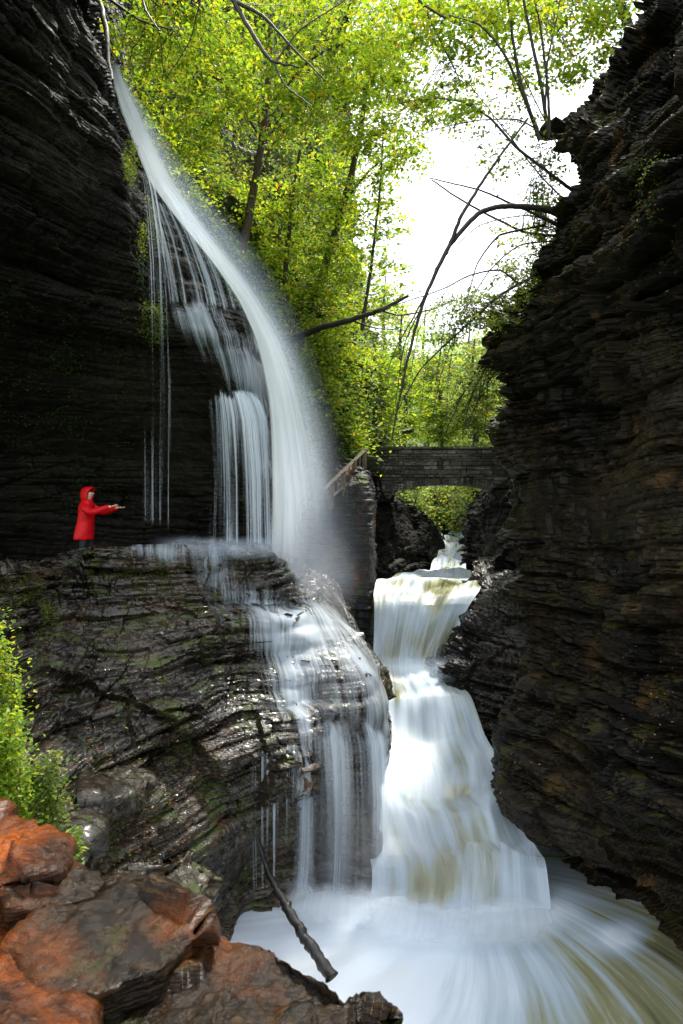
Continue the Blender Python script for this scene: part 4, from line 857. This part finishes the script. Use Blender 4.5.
for s_ in (1, -1):
    wz_ = 1.35 if s_ < 0 else 1.33
    skin('sleeve', [(-.02, s_*.12, 1.37), (.03, s_*.18, 1.335), (.20, s_*.215, 1.25), (.28, s_*.21, 1.265), (.42, s_*.175, wz_-.03), (.50, s_*.158, wz_), (.53, s_*.15, wz_+.005)], [(0,1),(1,2),(2,3),(3,4),(4,5),(5,6)], [.095,.088,.075,.070,.058,.05,.055], M_red, pr)
# hood wraps the head with the face left open, peak in front
V = []; ns, nk = 24, 14
for k in range(nk+1):
    ph = math.pi*(k/nk)*.93
    for i in range(ns+1):
        a_ = math.radians(66+(360-132)*i/ns)        # opening towards +x
        if k < 5: a_ = math.radians(66*(k/5)**1.2+(360-132*(k/5)**1.2)*i/ns)
        rr_ = math.sin(ph); V.append((.015+.135*rr_*math.cos(a_)+(.035 if (k < 6 and math.cos(a_) > .3) else 0), .118*rr_*math.sin(a_), 1.60+.135*math.cos(ph)*(1 if ph < 1.57 else 1.35)))
Fc = [(k*(ns+1)+i, k*(ns+1)+i+1, (k+1)*(ns+1)+i+1, (k+1)*(ns+1)+i) for k in range(nk) for i in range(ns)]
me = bpy.data.meshes.new('hood'); me.from_pydata(V, [], Fc); me.materials.append(M_red)
for p in me.polygons: p.use_smooth = True
hd = bpy.data.objects.new('hood', me); COL.objects.link(hd); hd.parent = coat; hd.modifiers.new('so', 'SOLIDIFY').thickness = .014
# face
skin('nose', [(.118,0,1.63),(.137,0,1.605),(.140,0,1.60)], [(0,1),(1,2)], [.010,.014,.008], M_skin, pr, 1)
for s in (1, -1): skin('eye', [(.118, s*.03, 1.635),(.124, s*.03, 1.635)], [(0,1)], [.009,.006], M_eye, pr, 1)
skin('mouth', [(.124,-.02,1.565),(.128,0,1.566),(.124,.02,1.565)], [(0,1),(1,2)], [.005,.007,.005], M_pack, pr, 1)
skin('hair', [(.07,-.075,1.67),(.05,-.085,1.60),(.05,-.08,1.53)], [(0,1),(1,2)], [.02,.018,.012], M_hair, pr, 1)
# hands: palm up, five fingers
for s in (1, -1):
    w0 = np.array([.565, s*.142, 1.36 if s < 0 else 1.345]); hz = .01 if s < 0 else -.01
    pv = [tuple(w0), tuple(w0+[.045, 0, .002+hz]), tuple(w0+[.085, 0, .004+hz])]; pe = [(0,1),(1,2)]; prd = [.024, (.036,.016), (.036,.014)]
    skin('hand', pv, pe, prd, M_skin, pr, 1)
    for q, (dy, ln) in enumerate(((-.028,.060),(-.010,.070),(.010,.066),(.028,.052))):
        b0 = w0+[.075, dy, .004+hz]
        skin('finger', [tuple(b0), tuple(b0+[ln*.5, dy*.1, .004]), tuple(b0+[ln, dy*.15, .014])], [(0,1),(1,2)], [.009,.0085,.007], M_skin, pr, 1)
    b0 = w0+[.03, -s*.028, .006+hz]; skin('thumb', [tuple(b0), tuple(b0+[.028,-s*.026,.012]), tuple(b0+[.052,-s*.034,.022])], [(0,1),(1,2)], [.012,.010,.008], M_skin, pr, 1)
# trousers and boots
tv = [(-.02,0,.93),(0,.09,.86),(.02,.10,.50),(-.02,.10,.14),(-.01,-.09,.86),(-.03,-.10,.50),(-.08,-.10,.14)]
skin('trousers', tv, [(0,1),(1,2),(2,3),(0,4),(4,5),(5,6)], [.10,.09,.072,.06,.09,.072,.06], M_trous, pr)
for (x_, y_) in ((-.02,.10),(-.08,-.10)): skin('boot', [(x_,y_,.16),(x_,y_,.05),(x_+.10,y_,.045),(x_+.17,y_,.04)], [(0,1),(1,2),(2,3)], [.06,.055,.048,.035], M_boot, pr)
